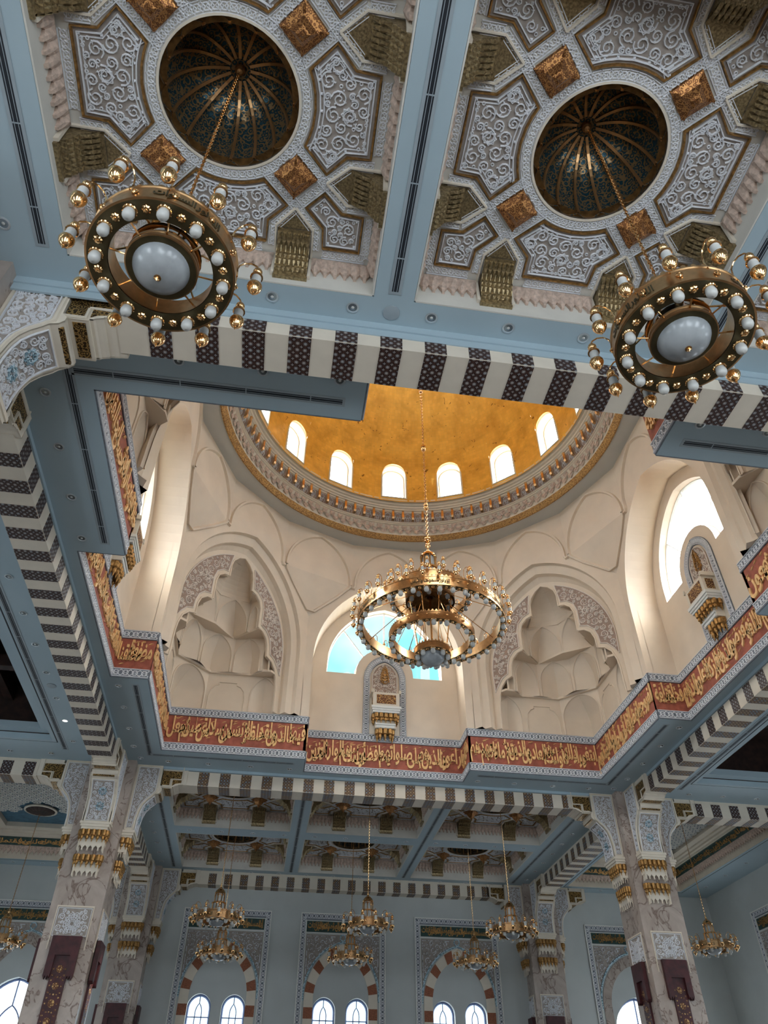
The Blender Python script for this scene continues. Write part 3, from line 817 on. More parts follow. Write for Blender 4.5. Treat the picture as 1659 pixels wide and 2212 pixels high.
    for mm in (0, 1):
        g = (lambda p: p) if not mm else m
        P, Q = Vector(ab(*g((1.15, 0)))), Vector(ab(*g((2.70, 0))))
        d = (Q-P).normalized(); W = Vector((0, -1, 0)) if not mm else Vector((1, 0, 0))
        T = FR((*P, 0), (*d, 0), (0, 0, 1), W)
        sheet(Mc, rect(0, 1.55, ZF, Z1), T=T, th=.03)
        ribbon(Mc, [(.12, ZF), (.12, 14.5), (.17, 14.75), (.30, 14.92), (.45, 14.98), (.45, 15.08), (1.10, 15.08), (1.10, 14.98), (1.25, 14.92), (1.38, 14.75), (1.43, 14.5), (1.43, ZF)], .035, .03, T)
        P, Q = Vector(ab(*g((3.85, 0)))), Vector(ab(*g((4.70, 0)))); T = FR((*P, 0), (*d, 0), (0, 0, 1), W)
        sheet(Mc, rect(0, .85, ZF, Z1), T=T, th=.03)
    # tier 2
    both(cell, (.78, .78), (1.95, .16), (1.15, .02), Z1, Z2, 16.05, 16.86, .07)
    both(cell, (1.95, .16), (3.05, .42), (2.66, .02), Z1, Z2, 16.1, 16.88, .07)
    both(cell, (3.05, .42), (3.38, .46), (3.3, .2), Z1, Z2, 16.0, 16.6, .04)
    # tier 3
    both(cell, (1.15, 1.15), (2.36, .68), (1.80, .16), Z2, Z3, 17.2, 18.2, .05)
    both(cell, (2.36, .72), (2.74, 1.08), (2.7, .72), Z2, Z3, 17.5, 18.0, .04)
    # hood, two leaves folding at the diagonal, apex at the screen
    base = [(.62, 1.42), (1.02, 1.02), (1.42, .62), (1.95, .75), (2.36, .80)]
    for mm in (0, 1):
        rows = []
        for i in range(9):
            t = i/8; e = t**1.6
            rw = []
            for j, p in enumerate(((1.15, 1.15), (1.74, .88), (2.30, .76), (2.39, 1.46))):
                s = j/3; hw = .60*(1-t**4); tgt_s = 2.74-(.75-.25*s)*(1-t)       # depth from corner
                u = s*hw; a_, b_ = (tgt_s*sqrt(2)/2*1.0+u*.707, tgt_s*sqrt(2)/2-u*.707)
                q = (p[0]+(a_-p[0])*e, p[1]+(b_-p[1])*e)
                if mm: q = m(q)
                rw.append((*ab(*q), Z3-.12+(19.50-Z3+.12)*(t**.75)))
            rows.append(rw)
        for a, b in zip(rows, rows[1:]): strip(Md, a, b)
    Mc.sm = True
    # upper side pockets closing the space behind the screen
    for mm in (0, 1):
        g = (lambda p: p) if not mm else m
        for (p, q, z0, z1) in (((1.15, 1.15), (2.36, .72), Z3-.06, Z3+.05),):
            P, Q = ab(*g(p)), ab(*g(q)); Mc.add([(*P, z0), (*Q, z0), (*Q, z1), (*P, z1)], [(0, 1, 2, 3)])
    # ledge undersides between the tiers
    def ledge(lowpl, uppl, z):
        uppl = [(a+.05, b+.05) for a, b in uppl]
        up_ = [ab(*p) for p in uppl]
        poly = up_+[ab(4.15, -.4), ab(-.4, -.4), ab(-.4, 4.15)]
        tr = tessellate_polygon([[Vector((*p, 0)) for p in poly]])
        Mc.add([(*p, z-.035) for p in poly]+[(*p, z+.05) for p in poly], list(tr)+[tuple(i+len(poly) for i in t_) for t_ in tr]+[(i, (i+1) % len(poly), (i+1) % len(poly)+len(poly), i+len(poly)) for i in range(len(poly))])
    hp = lambda h, c=(): [m(p) for p in h[::-1]]+list(c)+list(h)
    ledge(None, hp([(1.17, .04), (2.64, .04), (3.1, .40), (3.40, .44)]), Z1)
    ledge(None, hp([(1.82, .14), (2.38, .66), (2.76, 1.06)], [(1.14, 1.14)]), Z2)
    ledge(None, hp([(1.72, .86), (2.30, .72), (2.36, 1.42)], [(1.13, 1.13)]), Z3)
    M2 = MB()
    sheet(Mc, [(-1.0, 0), (1.0, 0), (.6, 1.5), (-.6, 1.5)], T=FR((*ab(1.75, 1.75), 19.35), Vector((1, 1, 0)).normalized(), Vector((-1, 1, 0)).normalized(), (0, 0, -1)), back=False)
    return Mring, Mg, Mo, Mc, Md
sq = squinch()
sqm = [mesh(n, M, mt) for n, M, mt in zip(('arch_frame', 'carved_ground', 'carved_scrollwork', 'stalactite_cells', 'hood'), sq, ('niche_stucco', 'brown_ground', 'ornament_cream', 'niche_stucco', 'niche_stucco'))]
for k, wh_ in ((0, 'far left'), (1, 'near left'), (2, 'near right'), (3, 'far right')):
    t = thing('squinch_niche', 'cream stalactite niche under a pointed arch with carved spandrels, %s drum corner' % wh_, 'niche', (0, 0, 0), k*pi/2)
    p = [obj(me.name.split('.')[0], me, None, t) for me in sqm]
    p[2].parent = p[1]

# ------------------------------------------------------------------ corbelled balconies in the window recesses
def balcony():
    T = FARW(AD)
    Mw, Mb_, Mo, Mm, Mg, Mgr, Mbox, Mlat, Mmo, Mg1, Mcr = [MB() for _ in range(11)]
    # backing slab, arch border, carved tympanum
    arch_o = parch(.86, 16.35, 17.42, 14); arch_i = parch(.60, 16.35, 17.12, 14)
    band = [(-.86, ZF)]+arch_o+[(.86, ZF), (.60, ZF)]+arch_i[::-1]+[(-.60, ZF)]
    sheet(Mb_, band, th=.04, T=T, w0=.04)
    mid = [(-.73, ZF)]+parch(.73, 16.35, 17.27, 14)+[(.73, ZF)]
    motif_band(Mo, [(u*1, v) for u, v in mid], .22, T, .04, .02, step=.20, lw=.03)
    tym = [(-.50, 15.5)]+parch(.50, 16.4, 17.02, 12)+[(.50, 15.5)]
    sheet(Mg, tym, th=.02, T=T, w0=.03)
    scroll(Mgr, tym, .13, .045, .032, .028, T, .03, seed=3, mirror=0.0, tries=120)
    for s in (-1, 1):
        for q in range(4):
            ribbon(Mm, [(s*.02, 16.1+q*.12), (s*(.16-.02*q), 16.22+q*.1), (s*.10, 16.5+q*.08), (s*.02, 16.62+q*.09)], .035, .05, T, .05)
    ribbon(Mm, [(0, 16.12), (.17, 16.35), (.13, 16.6), (0, 16.98), (-.13, 16.6), (-.17, 16.35)], .03, .05, T, .04, True)
    sheet(Mm, [(-.13, 16.35), (-.1, 16.6), (0, 16.9), (.1, 16.6), (.13, 16.35), (0, 16.2)], th=.02, T=T, w0=.05)
    tb = FARW(AD)
    box(Mbox, -.60, .60, 0, .03, 0, 1.62, lambda x, y, z: tb(x, ZF-.10+z, y))
    bx = lambda M, x0, x1, z0, z1, d0, d1: box(M, x0, x1, z0, z1, d0, d1, tb)
    bx(Mbox, -.52, .52, 14.90, 15.50, 0, .50); bx(Mbox, -.56, -.46, 15.50, 15.58, 0, .52)
    for i, (z0, z1, e) in enumerate(((14.82, 14.92, .05), (14.74, 14.82, .02), (14.66, 14.74, -.01), (14.12, 14.30, -.18), (14.22, 14.28, -.14))): bx(Mmo, -.53-e, .53+e, z0, z1, 0, .50+e)
    for s in (-1, 1): bx(Mbox, s*.54-.05, s*.54+.05, 15.48, 15.62, 0, .52)
    bx(Mlat, -.38, .38, 15.02, 15.40, .49, .512)
    for s in (-1, 1): bx(Mlat, s*.515-.006, s*.515+.006, 15.02, 15.40, .12, .40)
    def stal(M, z1, z0, hw, d, n):
        for face in range(3):
            for i in range(n if face == 0 else 2):
                if face == 0: cx = -hw+hw*2*(i+.5)/n; cy = d; w = hw/n
                else: cx = (hw if face == 1 else -hw); cy = d*(i+.6)/2.2; w = hw/n
                T2 = lambda u, v, w_: tb(cx+u, v, cy+w_) if True else 0
                zz = z1; h = z1-z0
                lathe(M, [(w*.85, z1), (w*.98, z1-.12*h), (w*.92, z1-.42*h), (w*.5, z1-.5*h), (w*.62, z1-.6*h), (w*.58, z1-.72*h), (w*.22, z1-.8*h), (w*.24, z1-.87*h), (.005, z0)], 8, lambda x, y, z, cx=cx, cy=cy: tb(cx+x, z, cy+y))
    Mg1.sm = True
    bx(Mg1, -.45, .45, 14.42, 14.68, 0, .38); bx(Mg1, -.28, .28, 13.92, 14.14, 0, .2)
    stal(Mg1, 14.67, 14.26, .46, .40, 5); stal(Mg1, 14.13, 13.62, .29, .22, 3)
    for (z1, z0, hw, d) in ((14.42, 14.1, .40, .3),): bx(Mcr, -hw, hw, z0, z1, 0, d)
    return [('arch_border', Mb_, 'border_ground'), ('border_ornament', Mo, 'ornament_white'), ('tympanum', Mg, 'brown_ground'), ('carved_scrollwork', Mgr, 'ornament_cream'),
            ('medallion', Mm, 'old_gold'), ('balcony_box', Mbox, 'cream_trim'), ('moulding', Mmo, 'white_trim'), ('lattice_screen', Mlat, 'gilt_lattice'), ('gilt_stalactites', Mg1, 'old_gold'), ('corbel_core', Mcr, 'cream_trim')]
bal = [(n, mesh(n, M, mt)) for n, M, mt in balcony()]
for k in range(4):
    if k == 2: continue
    t = thing('corbelled_balcony', 'small cream balcony on gilt corbels below the arched window, %s side of the drum' % SIDE[k], 'balcony', (0, 0, 0), k*pi/2)
    ps = {n: obj(n, me, None, t) for n, me in bal}
    ps['border_ornament'].parent = ps['arch_border']; ps['carved_scrollwork'].parent = ps['tympanum']

# ------------------------------------------------------------------ striped beams
ZB, ZT = 11.70, 12.20
PER, OFF = .755, .275
def beam(name, label, x0, x1, T, hw=.385, off=OFF, grp=None, mats=('floral_inlay', 'gilt_inlay'), zt=ZT):
    """beam along local x, from x0 to x1, T maps (x, across, z)"""
    t = thing(name, label, 'beam', group=grp)
    M = MB(); box(M, x0, x1, -hw, hw, ZB, zt, T); box(M, x0, x1, -hw+.05, hw-.05, zt-.01, ZS+.02, T); obj('beam_body', M, 'cream_trim', t)
    Ms, Mu = MB(), MB(); k = math.ceil((x0+.1-off)/PER)
    while off+k*PER < x1-.1:
        c = off+k*PER
        for s in (-1, 1): box(Ms, c-.185, c+.185, s*(hw+.004)-.006, s*(hw+.004)+.006, ZB+.012, zt-.012, T)
        box(Mu, c-.185, c+.185, -hw+.008, hw-.008, ZB-.010, ZB+.005, T)
        k += 1
    obj('inlay_side_bands', Ms, mats[0], t); obj('inlay_underside_bands', Mu, mats[1], t)
    return t
BC = (BX+BO)/2
al = lambda yc: (lambda x, y, z: (x, yc+y, z))
ac = lambda xc: (lambda x, y, z: (xc+y, x, z))
LB = 7.2
beam('striped_beam', 'cream beam with dark floral inlay bands crossing just above the two near chandeliers', -LB, LB, al(-BC), mats=('floral_inlay', 'floral_inlay'))
beam('striped_beam', 'cream and brown banded beam on the far side of the dome opening', -LB, LB, al(BC), mats=('gilt_inlay', 'gilt_inlay'))
beam('striped_beam', 'cream beam with dark inlay bands along the left of the dome opening', -LB, LB, ac(-BC), mats=('floral_inlay', 'floral_inlay'))
beam('striped_beam', 'cream beam with dark inlay bands along the right of the dome opening', -LB, LB, ac(BC))
beam('striped_beam', 'low banded beam on the far wall behind the six far chandeliers', -LB, LB, al(22.1), .30, mats=('gilt_inlay', 'gilt_inlay'))
for s, nm in ((-1, 'left'), (1, 'right')):
    beam('striped_beam', 'banded beam between the two %s piers of the far coffered bay' % nm, 12.35, 19.6, ac(s*BC), .385, mats=('gilt_inlay', 'gilt_inlay'))
    beam('striped_beam', 'banded beam from the far %s pier outwards, before the starred corner ceiling' % nm, min(s*12.25, s*19.25), max(s*12.25, s*19.25), al(BC), .385, mats=('floral_inlay', 'gilt_inlay'))

# ------------------------------------------------------------------ piers with brackets
def bracket_meshes():
    """bracket on the +x face of a pier; x from the face, y across, z up"""
    out = {}
    # side profile (x,z) of the swelling panel
    prof = [(.36, 10.02), (.36, 10.40), (.40, 10.70), (.47, 10.92), (.60, 11.10), (.74, 11.22), (.80, 11.30), (.93, 11.33), (1.0, 11.42), (1.0, 11.52), (.92, 11.60), (.90, ZS)]
    M = MB(); hw = .44
    side = [(0, 10.02)]+prof+[(0, ZS)]
    for s in (-1, 1):
        sheet(M, side if s > 0 else side, th=.03, T=lambda u, v, w, s=s: (u, s*(hw-.03+w+.03), v))
    strip(M, [(x, -hw, z) for x, z in prof], [(x, hw, z) for x, z in prof])
    for s in (-1, 1):      # raised edge fillet on both cheeks
        Tc = lambda u, v, w, s=s: (u, s*(hw+w), v)
        ribbon(M, [(.05, 10.06)]+[(x-.035, z) for x, z in prof[:7]]+[(.86, 11.36), (.86, ZS-.04), (.05, ZS-.04)], .06, .035, Tc, 0, True)
    for z, e in ((9.96, .05), (9.88, .02), (9.80, -.02)): box(M, 0, .36+e, -hw-e, hw+e, z, z+.08)
    out['bracket_body'] = (M, 'cream_trim')
    Mg = MB(); Ms = MB()
    cheek = [(.10, 10.14), (.26, 10.14), (.29, 10.50), (.36, 10.86), (.52, 11.12), (.72, 11.32), (.79, 11.42), (.79, 12.22), (.10, 12.22)]
    for s in (-1, 1):
        Tc = lambda u, v, w, s=s: (u, s*(hw+w), v)
        sheet(Mg, cheek, th=.004, T=Tc, w0=.006, back=False); scroll(Ms, cheek, .105, .034, .025, .028, Tc, .006, seed=11, tries=190)
    # curved front panel: fronts run up the profile
    L = [0]
    for a, b in zip(prof[:7], prof[1:7]): L.append(L[-1]+math.hypot(b[0]-a[0], b[1]-a[1]))
    def Tf(u, v, w):
        v = max(0, min(L[-1]-1e-4, v)); i = max(j for j in range(len(L)-1) if L[j] <= v+1e-9); t_ = (v-L[i])/(L[i+1]-L[i])
        a, b = prof[i], prof[i+1]; d = (Vector(b)-Vector(a)).normalized()
        p = Vector(a).lerp(Vector(b), t_); return (p.x+d.y*w, u, p.y-d.x*w)
    e_ = L[-1]-.05; fp = [(-.35, .06), (.35, .06)]+[(.35, .06+(e_-.06)*i/14) for i in range(1, 14)]+[(.35, e_), (-.35, e_)]+[(-.35, e_-(e_-.06)*i/14) for i in range(1, 14)]
    nn = 14
    for i in range(nn):
        a = .06+(L[-1]-.11)*i/nn; b = .06+(L[-1]-.11)*(i+1)/nn
        Mg.add([Tf(-.35, a, .008), Tf(.35, a, .008), Tf(.35, b, .008), Tf(-.35, b, .008)], [(0, 1, 2, 3)])
    scroll(Ms, fp, .095, .034, .025, .026, Tf, .008, seed=4, mirror=0.0, tries=140)
    out['carved_panel'] = (Mg, 'panel_ground'); out['carved_scrollwork'] = (Ms, 'ornament_white')
    Mb = MB()
    for k in (0, 1):
        for i in range(8): pass
        ribbon(Mb, arc(0, L[-1]*(.36+.34*k), .11, 0, 2*pi, 10)[:-1], .035, .04, Tf, .01, True)
        for q in range(8): ribbon(Mb, [(.03*cos(q*pi/4), L[-1]*(.36+.34*k)+.03*sin(q*pi/4)), (.15*cos(q*pi/4), L[-1]*(.36+.34*k)+.15*sin(q*pi/4))], [.02, .035], .035, Tf, .01)
    out['blue_rosettes'] = (Mb, 'carved_blue')
    # gilt roll under the nose, gilt panels beside the beam end
    Mo = MB(); Mo.sm = True
    rows = [[(.80+.13*(1-cos(a))+.07, y, 11.315+.02+.09*sin(a)*.3) for a in (0, .8, 1.57)] for y in (-.34, .34)]
    box(Mo, .82, .985, -.35, .35, 11.325, 11.37)
    for s in (-1, 1): sheet(Mo, [(.94, 11.66), (1.22, 11.66), (1.22, 11.90), (1.60, 11.90), (1.60, 12.16), (.94, 12.16)], th=.01, T=lambda u, v, w, s=s: (u, s*(.405+w), v))
    box(Mo, 1.06, 1.26, -.34, .34, 11.535, 11.56)
    for s in (-1, 1): sheet(Mo, [(1.32, 11.64), (1.42, 11.72), (1.62, 11.76), (1.62, 11.86), (1.32, 11.86)], th=.01, T=lambda u, v, w, s=s: (u, s*(.405+w), v))
    out['gilt_panel'] = (Mo, 'carved_gold')
    # console with cyma steps running out to the beam
    Mc = MB()
    cp = [(.98, ZS), (.98, 11.55), (1.32, 11.55), (1.32, 11.60), (1.37, 11.60), (1.40, 11.63), (1.47, 11.655), (1.52, 11.67), (1.52, 11.69), (1.60, 11.695), (1.68, 11.71), (1.76, 11.72), (1.80, 11.73), (1.80, ZS)]
    for s in (-1, 1): sheet(Mc, cp, th=.02, T=lambda u, v, w, s=s: (u, s*(.40+w-.01), v))
    strip(Mc, [(x, -.40, z) for x, z in cp], [(x, .40, z) for x, z in cp])
    for s in (-1, 1):
        Tc = lambda u, v, w, s=s: (u, s*(.40+w), v)
        ribbon(Mc, [(.92, 11.60), (1.27, 11.60), (1.27, 11.87), (1.64, 11.87)], .05, .03, Tc); ribbon(Mc, [(1.64, 11.87), (1.64, ZS)], .04, .02, Tc); ribbon(Mc, [(.92, 12.19), (1.66, 12.19)], .04, .02, Tc)
    out['console'] = (Mc, 'cream_trim')
    # gilt and white stalactites below
    M1, M2 = MB(), MB(); M1.sm = True
    for (z0, hwid, d, n) in ((9.80, .42, .30, 5), (9.06, .40, .17, 5)):
        box(M1, 0, d, -hwid, hwid, z0-.20, z0)
        for face in range(3):
            m_ = n if face == 0 else 2
            for i in range(m_):
                w = hwid/n
                if face == 0: cx, cy = d, -hwid+2*hwid*(i+.5)/n
                else: cx, cy = d*(i+.5)/2, hwid*(1 if face == 1 else -1)
                lathe(M1, [(w*.85, z0), (w*.98, z0-.05), (w*.92, z0-.17), (w*.5, z0-.20), (w*.62, z0-.24), (w*.58, z0-.28), (w*.22, z0-.31), (w*.24, z0-.34), (.004, z0-.39)], 8, c=(cx, cy))
                # white arched tooth behind and below
                T = (lambda u, v, w_, cy=cy, d=d: (d-.06+w_, cy+u, v)) if face == 0 else (lambda u, v, w_, cx=cx, cy=cy: (cx+u*.6, cy+(w_-.02)*(1 if cy > 0 else -1), v))
                g = w*1.0
                sheet(M2, [(-g, z0-.30), (-g, z0-.60), (-g*.75, z0-.64), (-g*.72, z0-.54), (0, z0-.47), (g*.72, z0-.54), (g*.75, z0-.64), (g, z0-.60), (g, z0-.30)], th=.03, T=T)
        box(M2, 0, d-.08, -hwid, hwid, z0-.46, z0-.16)
    out['gilt_stalactites'] = (M1, 'old_gold'); out['white_stalactites'] = (M2, 'cream_trim')
    return {k: mesh(k, *v) for k, v in out.items()}
BRK = bracket_meshes()
PC = 9.68; PH = .78
def lower_panel_meshes():
    out = {}
    M = MB(); sheet(M, rect(-.53, .53, 6.74, 7.56), th=.004, w0=.010, T=lambda u, v, w: (PH+w, u, v)); out['carved_panel'] = mesh('panel_ground_plate', M, 'panel_ground')
    Ms = MB(); T = lambda u, v, w: (PH+w, u, v)
    scroll(Ms, rect(-.50, .50, 6.77, 7.53), .10, .04, .03, .024, T, .01, seed=8, mirror=0., tries=140)
    for rr in (.12, .18, .24): ribbon(Ms, arc(0, 7.1, rr, 0, 2*pi, 20)[:-1], .018, .034, T, .01, True)
    for q in range(16): ribbon(Ms, [(.05*cos(q*pi/8), 7.1+.05*sin(q*pi/8)), (.25*cos(q*pi/8), 7.1+.25*sin(q*pi/8))], [.01, .028], .034, T, .01)
    out['carved_scrollwork'] = mesh('carved_scrollwork', Ms, 'ornament_white')
    M = MB(); box(M, -.56, .56, 0, .03, 7.56, 7.60, lambda x, y, z: (PH+y, x, z)); 
    for s in (-1, 1): box(M, s*.545-.015, s*.545+.015, 0, .025, 6.4, 7.58, lambda x, y, z: (PH+y, x, z))
    out['panel_edge'] = mesh('panel_edge', M, 'cream_trim')
    return out
LPM = lower_panel_meshes()
def hanging_meshes():
    """dark red wooden air cover hung on the pier face"""
    T = lambda x, y, z: (PH+y, x, z)
    M = MB(); pl = [(-.42, 5.70), (-.42, 6.75), (.42, 6.75), (.42, 5.70), (.38, 5.62), (.35, 5.72), (.31, 5.62), (.28, 5.72), (.25, 5.66), (.22, 5.8), (.22, 6.24), (-.22, 6.24), (-.22, 5.8), (-.25, 5.66), (-.28, 5.72), (-.31, 5.62), (-.35, 5.72), (-.38, 5.62)]
    sheet(M, pl, th=.13, T=lambda u, v, w: (PH+w, u, v), w0=.16)
    box(M, -.40, .40, .03, .06, 6.24, 6.7, T)
    a = mesh('hood_board', M, 'redwood')
    M = MB(); box(M, -.235, .235, 0, .07, 1.2, 6.25, T); b = mesh('long_panel', M, 'redwood')
    M = MB(); z = 5.9
    while z > 1.3:
        ribbon(M, [], .02, .02) if False else None
        for q in range(1): lathe(M, [(.10, 0), (.095, .008), (.001, .010)], 10, lambda x, y, zz, z=z: (PH+.07+zz, x, z+y))
        for s in (-1, 1):
            for dz in (.0, .16, .29): lathe(M, [(.028, 0), (.001, .008)], 6, lambda x, y, zz, z=z, s=s, dz=dz: (PH+.07+zz, s*.165+x, z+y-dz))
        for dz in (.21,): 
            for s in (-1, 0, 1): lathe(M, [(.026, 0), (.001, .008)], 6, lambda x, y, zz, z=z, s=s, dz=dz: (PH+.07+zz, s*.08+x, z+y-dz))
        z -= .43
    c = mesh('pale_inlay', M, 'gilt_lattice')
    M = MB()
    return a, b, c
HG = hanging_meshes()
def pier(label, x, y, dirs, hang=True, loc_y=None):
    t = thing('marble_pier', label, 'pier', (x, y, 0))
    M = MB(); yb = min(PH, SPAN_Y-y-.001); box(M, -PH, PH, -PH, yb, 0, ZS)
    for s in (-1, 1):
        for r in (-1, 1):      # raised marble corner pilasters leave a shallow recess between them
            pass
    obj('shaft', M, 'marble', t)
    M = MB(); sheet(M, rect(-PH-.03, PH+.03, -PH-.03, min(PH+.03, yb)), th=.5, T=lambda u, v, w: (u, v, .5+w)); obj('plinth', M, 'marble', t)
    for d in range(4):
        R = d*pi/2
        if d in dirs:
            b = None
            b = obj('bracket', BRK['bracket_body'], None, t); b.matrix_local = Matrix.Rotation(R, 4, 'Z') @ Matrix.Translation((PH, 0, 0))
            for nme in BRK:
                if nme != 'bracket_body': obj(nme, BRK[nme], None, b)
        if d not in dirs: continue
        q = obj('carved_panel', LPM['carved_panel'], None, t); q.rotation_euler.z = R
        obj('carved_scrollwork', LPM['carved_scrollwork'], None, q); obj('panel_edge', LPM['panel_edge'], None, q)
        if hang and (d in dirs):
            c = thing('wooden_air_cover', 'dark red toothed wooden cover hung on the %s face of the %s' % (('right', 'far', 'left', 'near')[d], label.split(' under')[0].replace('tall veined marble ', '').replace(' out on the right of the dome opening', '').replace(' beside the left chandelier', '').replace('wall pier at the left end of the far wall', 'left wall pier').replace('wall pier at the right end of the far wall', 'right wall pier')), 'cover', (x, y, 0), R)
            for me in HG: obj(me.name.split('.')[0], me, None, c)
P4 = (0, 1, 2, 3)
pier('tall veined marble far left pier under the dome corner', -PC, PC+.10, P4)
pier('tall veined marble far right pier under the dome corner', PC, PC+.10, P4)
pier('tall veined marble near left pier beside the left chandelier', -PC, -PC, P4, False)
pier('tall veined marble near right pier out on the right of the dome opening', PC, -PC, P4, False)
pier('tall veined marble wall pier at the left end of the far wall', -PC-.05, 22.2-.02, (0, 2, 3))
pier('tall veined marble wall pier at the right end of the far wall', PC+.05, 22.2-.02, (0, 2, 3))

# ------------------------------------------------------------------ coffers
def coffer_meshes():
    """local origin on the soffit plane at the coffer centre"""
    H = .78; q = 2.33; out = []
    dn = lambda z0: (lambda u, v, w: (u, v, z0-w))          # ceiling facing down
    M = MB()
    n = 64; circ = [(1.0*cos(2*pi*i/n), 1.0*sin(2*pi*i/n)) for i in range(n)]
    sheet(M, rect(-q-.1, q+.1, -q-.1, q+.1), [circ], .06, dn(H))
    for k in range(4):
        c, s = (1, 0, -1, 0)[k], (0, 1, 0, -1)[k]
        T = lambda u, v, w, c=c, s=s: (u*c+(HC-w)*s, u*s-(HC-w)*c, v)
        sheet(M, rect(-HC, HC, 0, H+.05), th=.025, T=T)
    out.append(('coffer_box', M, 'coffer_side'))
    Mg, Mgold, Mo, Mb, Md, Mp, Mpk, Mf = [MB() for _ in range(8)]
    rots = [(1, 0), (0, 1), (-1, 0), (0, -1)]
    big = [(-2.15, -.60), (-1.78, -.62), (-1.48, -.93), (-1.10, -.52)]+[(-1.22*cos(a), -1.22*sin(a)) for a in [rad(x) for x in (25, 18, 10, 0, -10, -18, -25)]][0:]+[(-1.10, .52), (-1.48, .93), (-1.78, .62), (-2.15, .60)]
    big = [big[i] for i in range(len(big)) if i not in (3, len(big)-4)] if False else big
    cor = [(-2.15, 2.15), (-2.15, 1.50), (-1.79, 1.48), (-1.48, 1.18), (-1.18, 1.48), (-1.48, 1.79), (-1.50, 2.15)]
    dia = [(-1.0, .66), (-.66, 1.0), (-1.0, 1.36), (-1.36, 1.0)]
    def rt(p, r): return (p[0]*r[0]-p[1]*r[1], p[0]*r[1]+p[1]*r[0])
    T0 = dn(H)
    def inset(poly, d):
        cx = sum(p[0] for p in poly)/len(poly); cy = sum(p[1] for p in poly)/len(poly); o = []
        n_ = len(poly)
        ar = sum(poly[i-1][0]*poly[i][1]-poly[i][0]*poly[i-1][1] for i in range(n_))
        sg = 1 if ar > 0 else -1
        for i in range(n_):
            a, b, c = poly[i-1], poly[i], poly[(i+1) % n_]
            e1 = Vector((b[0]-a[0], b[1]-a[1])).normalized(); e2 = Vector((c[0]-b[0], c[1]-b[1])).normalized()
            n1 = Vector((-e1.y, e1.x))*sg; n2 = Vector((-e2.y, e2.x))*sg; m_ = (n1+n2); l = m_.dot(n1)
            m_ = m_/l if l > .3 else n1
            o.append((b[0]+m_.x*d, b[1]+m_.y*d))
        return o
    tmp = MB(); FRG = []
    ib = inset(big, .09)
    scroll(tmp, ib, .12, .036, .024, .03, T0, .004, seed=21, tries=260)
    scroll(tmp, inset(ib, .055), .012, .01, .02, .02, T0, .004, seed=1, tries=1)
    # interlaced square knots
    for (cx, cy) in ((-1.72, 0.0), (-1.52, -.62), (-1.52, .62)):
        for r_, ang in ((.10, 0), (.10, pi/4)):
            ribbon(tmp, [(cx+r_*cos(ang+i*pi/2), cy+r_*sin(ang+i*pi/2)) for i in range(4)], .024, .034, T0, .004, True)
    ic = inset(cor, .08)
    scroll(tmp, ic, .11, .035, .023, .03, T0, .004, seed=33, tries=160)
    for r in rots:
        B_ = [rt(p, r) for p in big]; C_ = [rt(p, r) for p in cor]; D_ = [rt(p, r) for p in dia]
        R3 = lambda v: (*rt(v[:2], r), v[2])
        sheet(Mg, B_, T=T0, w0=.003, back=False); sheet(Mg, C_, T=T0, w0=.003, back=False)
        Mo.add([R3(v) for v in tmp.v], tmp.f)
        for pl in (B_, C_):
            ribbon(Mgold, inset(pl, .02), .042, .05, T0, .0, True)
            for p in inset(pl, .11): Mo.add([T0(p[0]+dx, p[1]+dy, z) for dx, dy, z in ((-.022, -.022, 0), (.022, -.022, 0), (.022, .022, 0), (-.022, .022, 0), (0, 0, .05))], [(0, 1, 4), (1, 2, 4), (2, 3, 4), (3, 0, 4)])
        # pendant pyramids
        if r == (1, 0):
            c = (sum(p[0] for p in D_)/4, sum(p[1] for p in D_)/4)
            lv = [(1, 0), (.96, .05), (.55, .13), (.30, .24), (.16, .26), (.10, .32), (.003, .36)]
            rows = [[T0(c[0]+(p[0]-c[0])*s_, c[1]+(p[1]-c[1])*s_, z) for p in D_] for s_, z in lv]
            for a, b in zip(rows, rows[1:]): strip(Md, a, b, True)
            for p in D_: ribbon(Md, [(c[0]+(p[0]-c[0])*.9, c[1]+(p[1]-c[1])*.9), (c[0]+(p[0]-c[0])*.45, c[1]+(p[1]-c[1])*.45)], [.03, .06], .02, T0, .10)
        # lattice bands of rings
        W = .17
        for seg in ([(-2.24, -.52), (-2.24, .52)], [(-2.24, 1.52), (-2.24, 2.24)], [(-2.24, 2.24), (-1.52, 2.24)],
                    [(-1.86, .71), (-1.48, 1.05)], [(-1.86, 1.38), (-1.48, 1.05)], [(-1.05, 1.48), (-1.38, 1.86)], [(-1.05, 1.48), (-.71, 1.86)],
                    [(-1.48, 1.05), (-.98, .55)], [(-.55, .98), (-1.05, 1.48)], [(-1.48, 1.05), (-1.05, 1.48)], [(-2.20, .70), (-1.86, .71)], [(-2.20, 1.38), (-1.86, 1.38)], [(-1.38, 1.86), (-1.38, 2.20)], [(-.71, 1.86), (-.70, 2.20)]):
            motif_band(Mb, [rt(p, r) for p in seg], W, T0, .0, .022, step=.125, lw=.020)
        # gilt brackets: two on every side, sloping from the ceiling down to the side wall
        for (bx_, sgn) in ((-1.04, 1), (1.04, -1)):
            MpR = Mp; Mp = Mp if (r == (1, 0) and sgn == 1) else MB()
            # local: side at y=-HC.. ; use v outward
            def TB(u, v, w, bx_=bx_): p = rt((bx_+u, -HC+v), r); return (p[0], p[1], w)
            hw = .27
            # profile of the stepped curved front: (distance from wall, height)
            pf = [(.045, .18), (.06, .26), (.13, .30), (.13, .36), (.19, .42), (.19, .47), (.24, .50), (.24, .56), (.32, .63), (.40, .64), (.40, .70), (.50, .745), (.56, .75)]
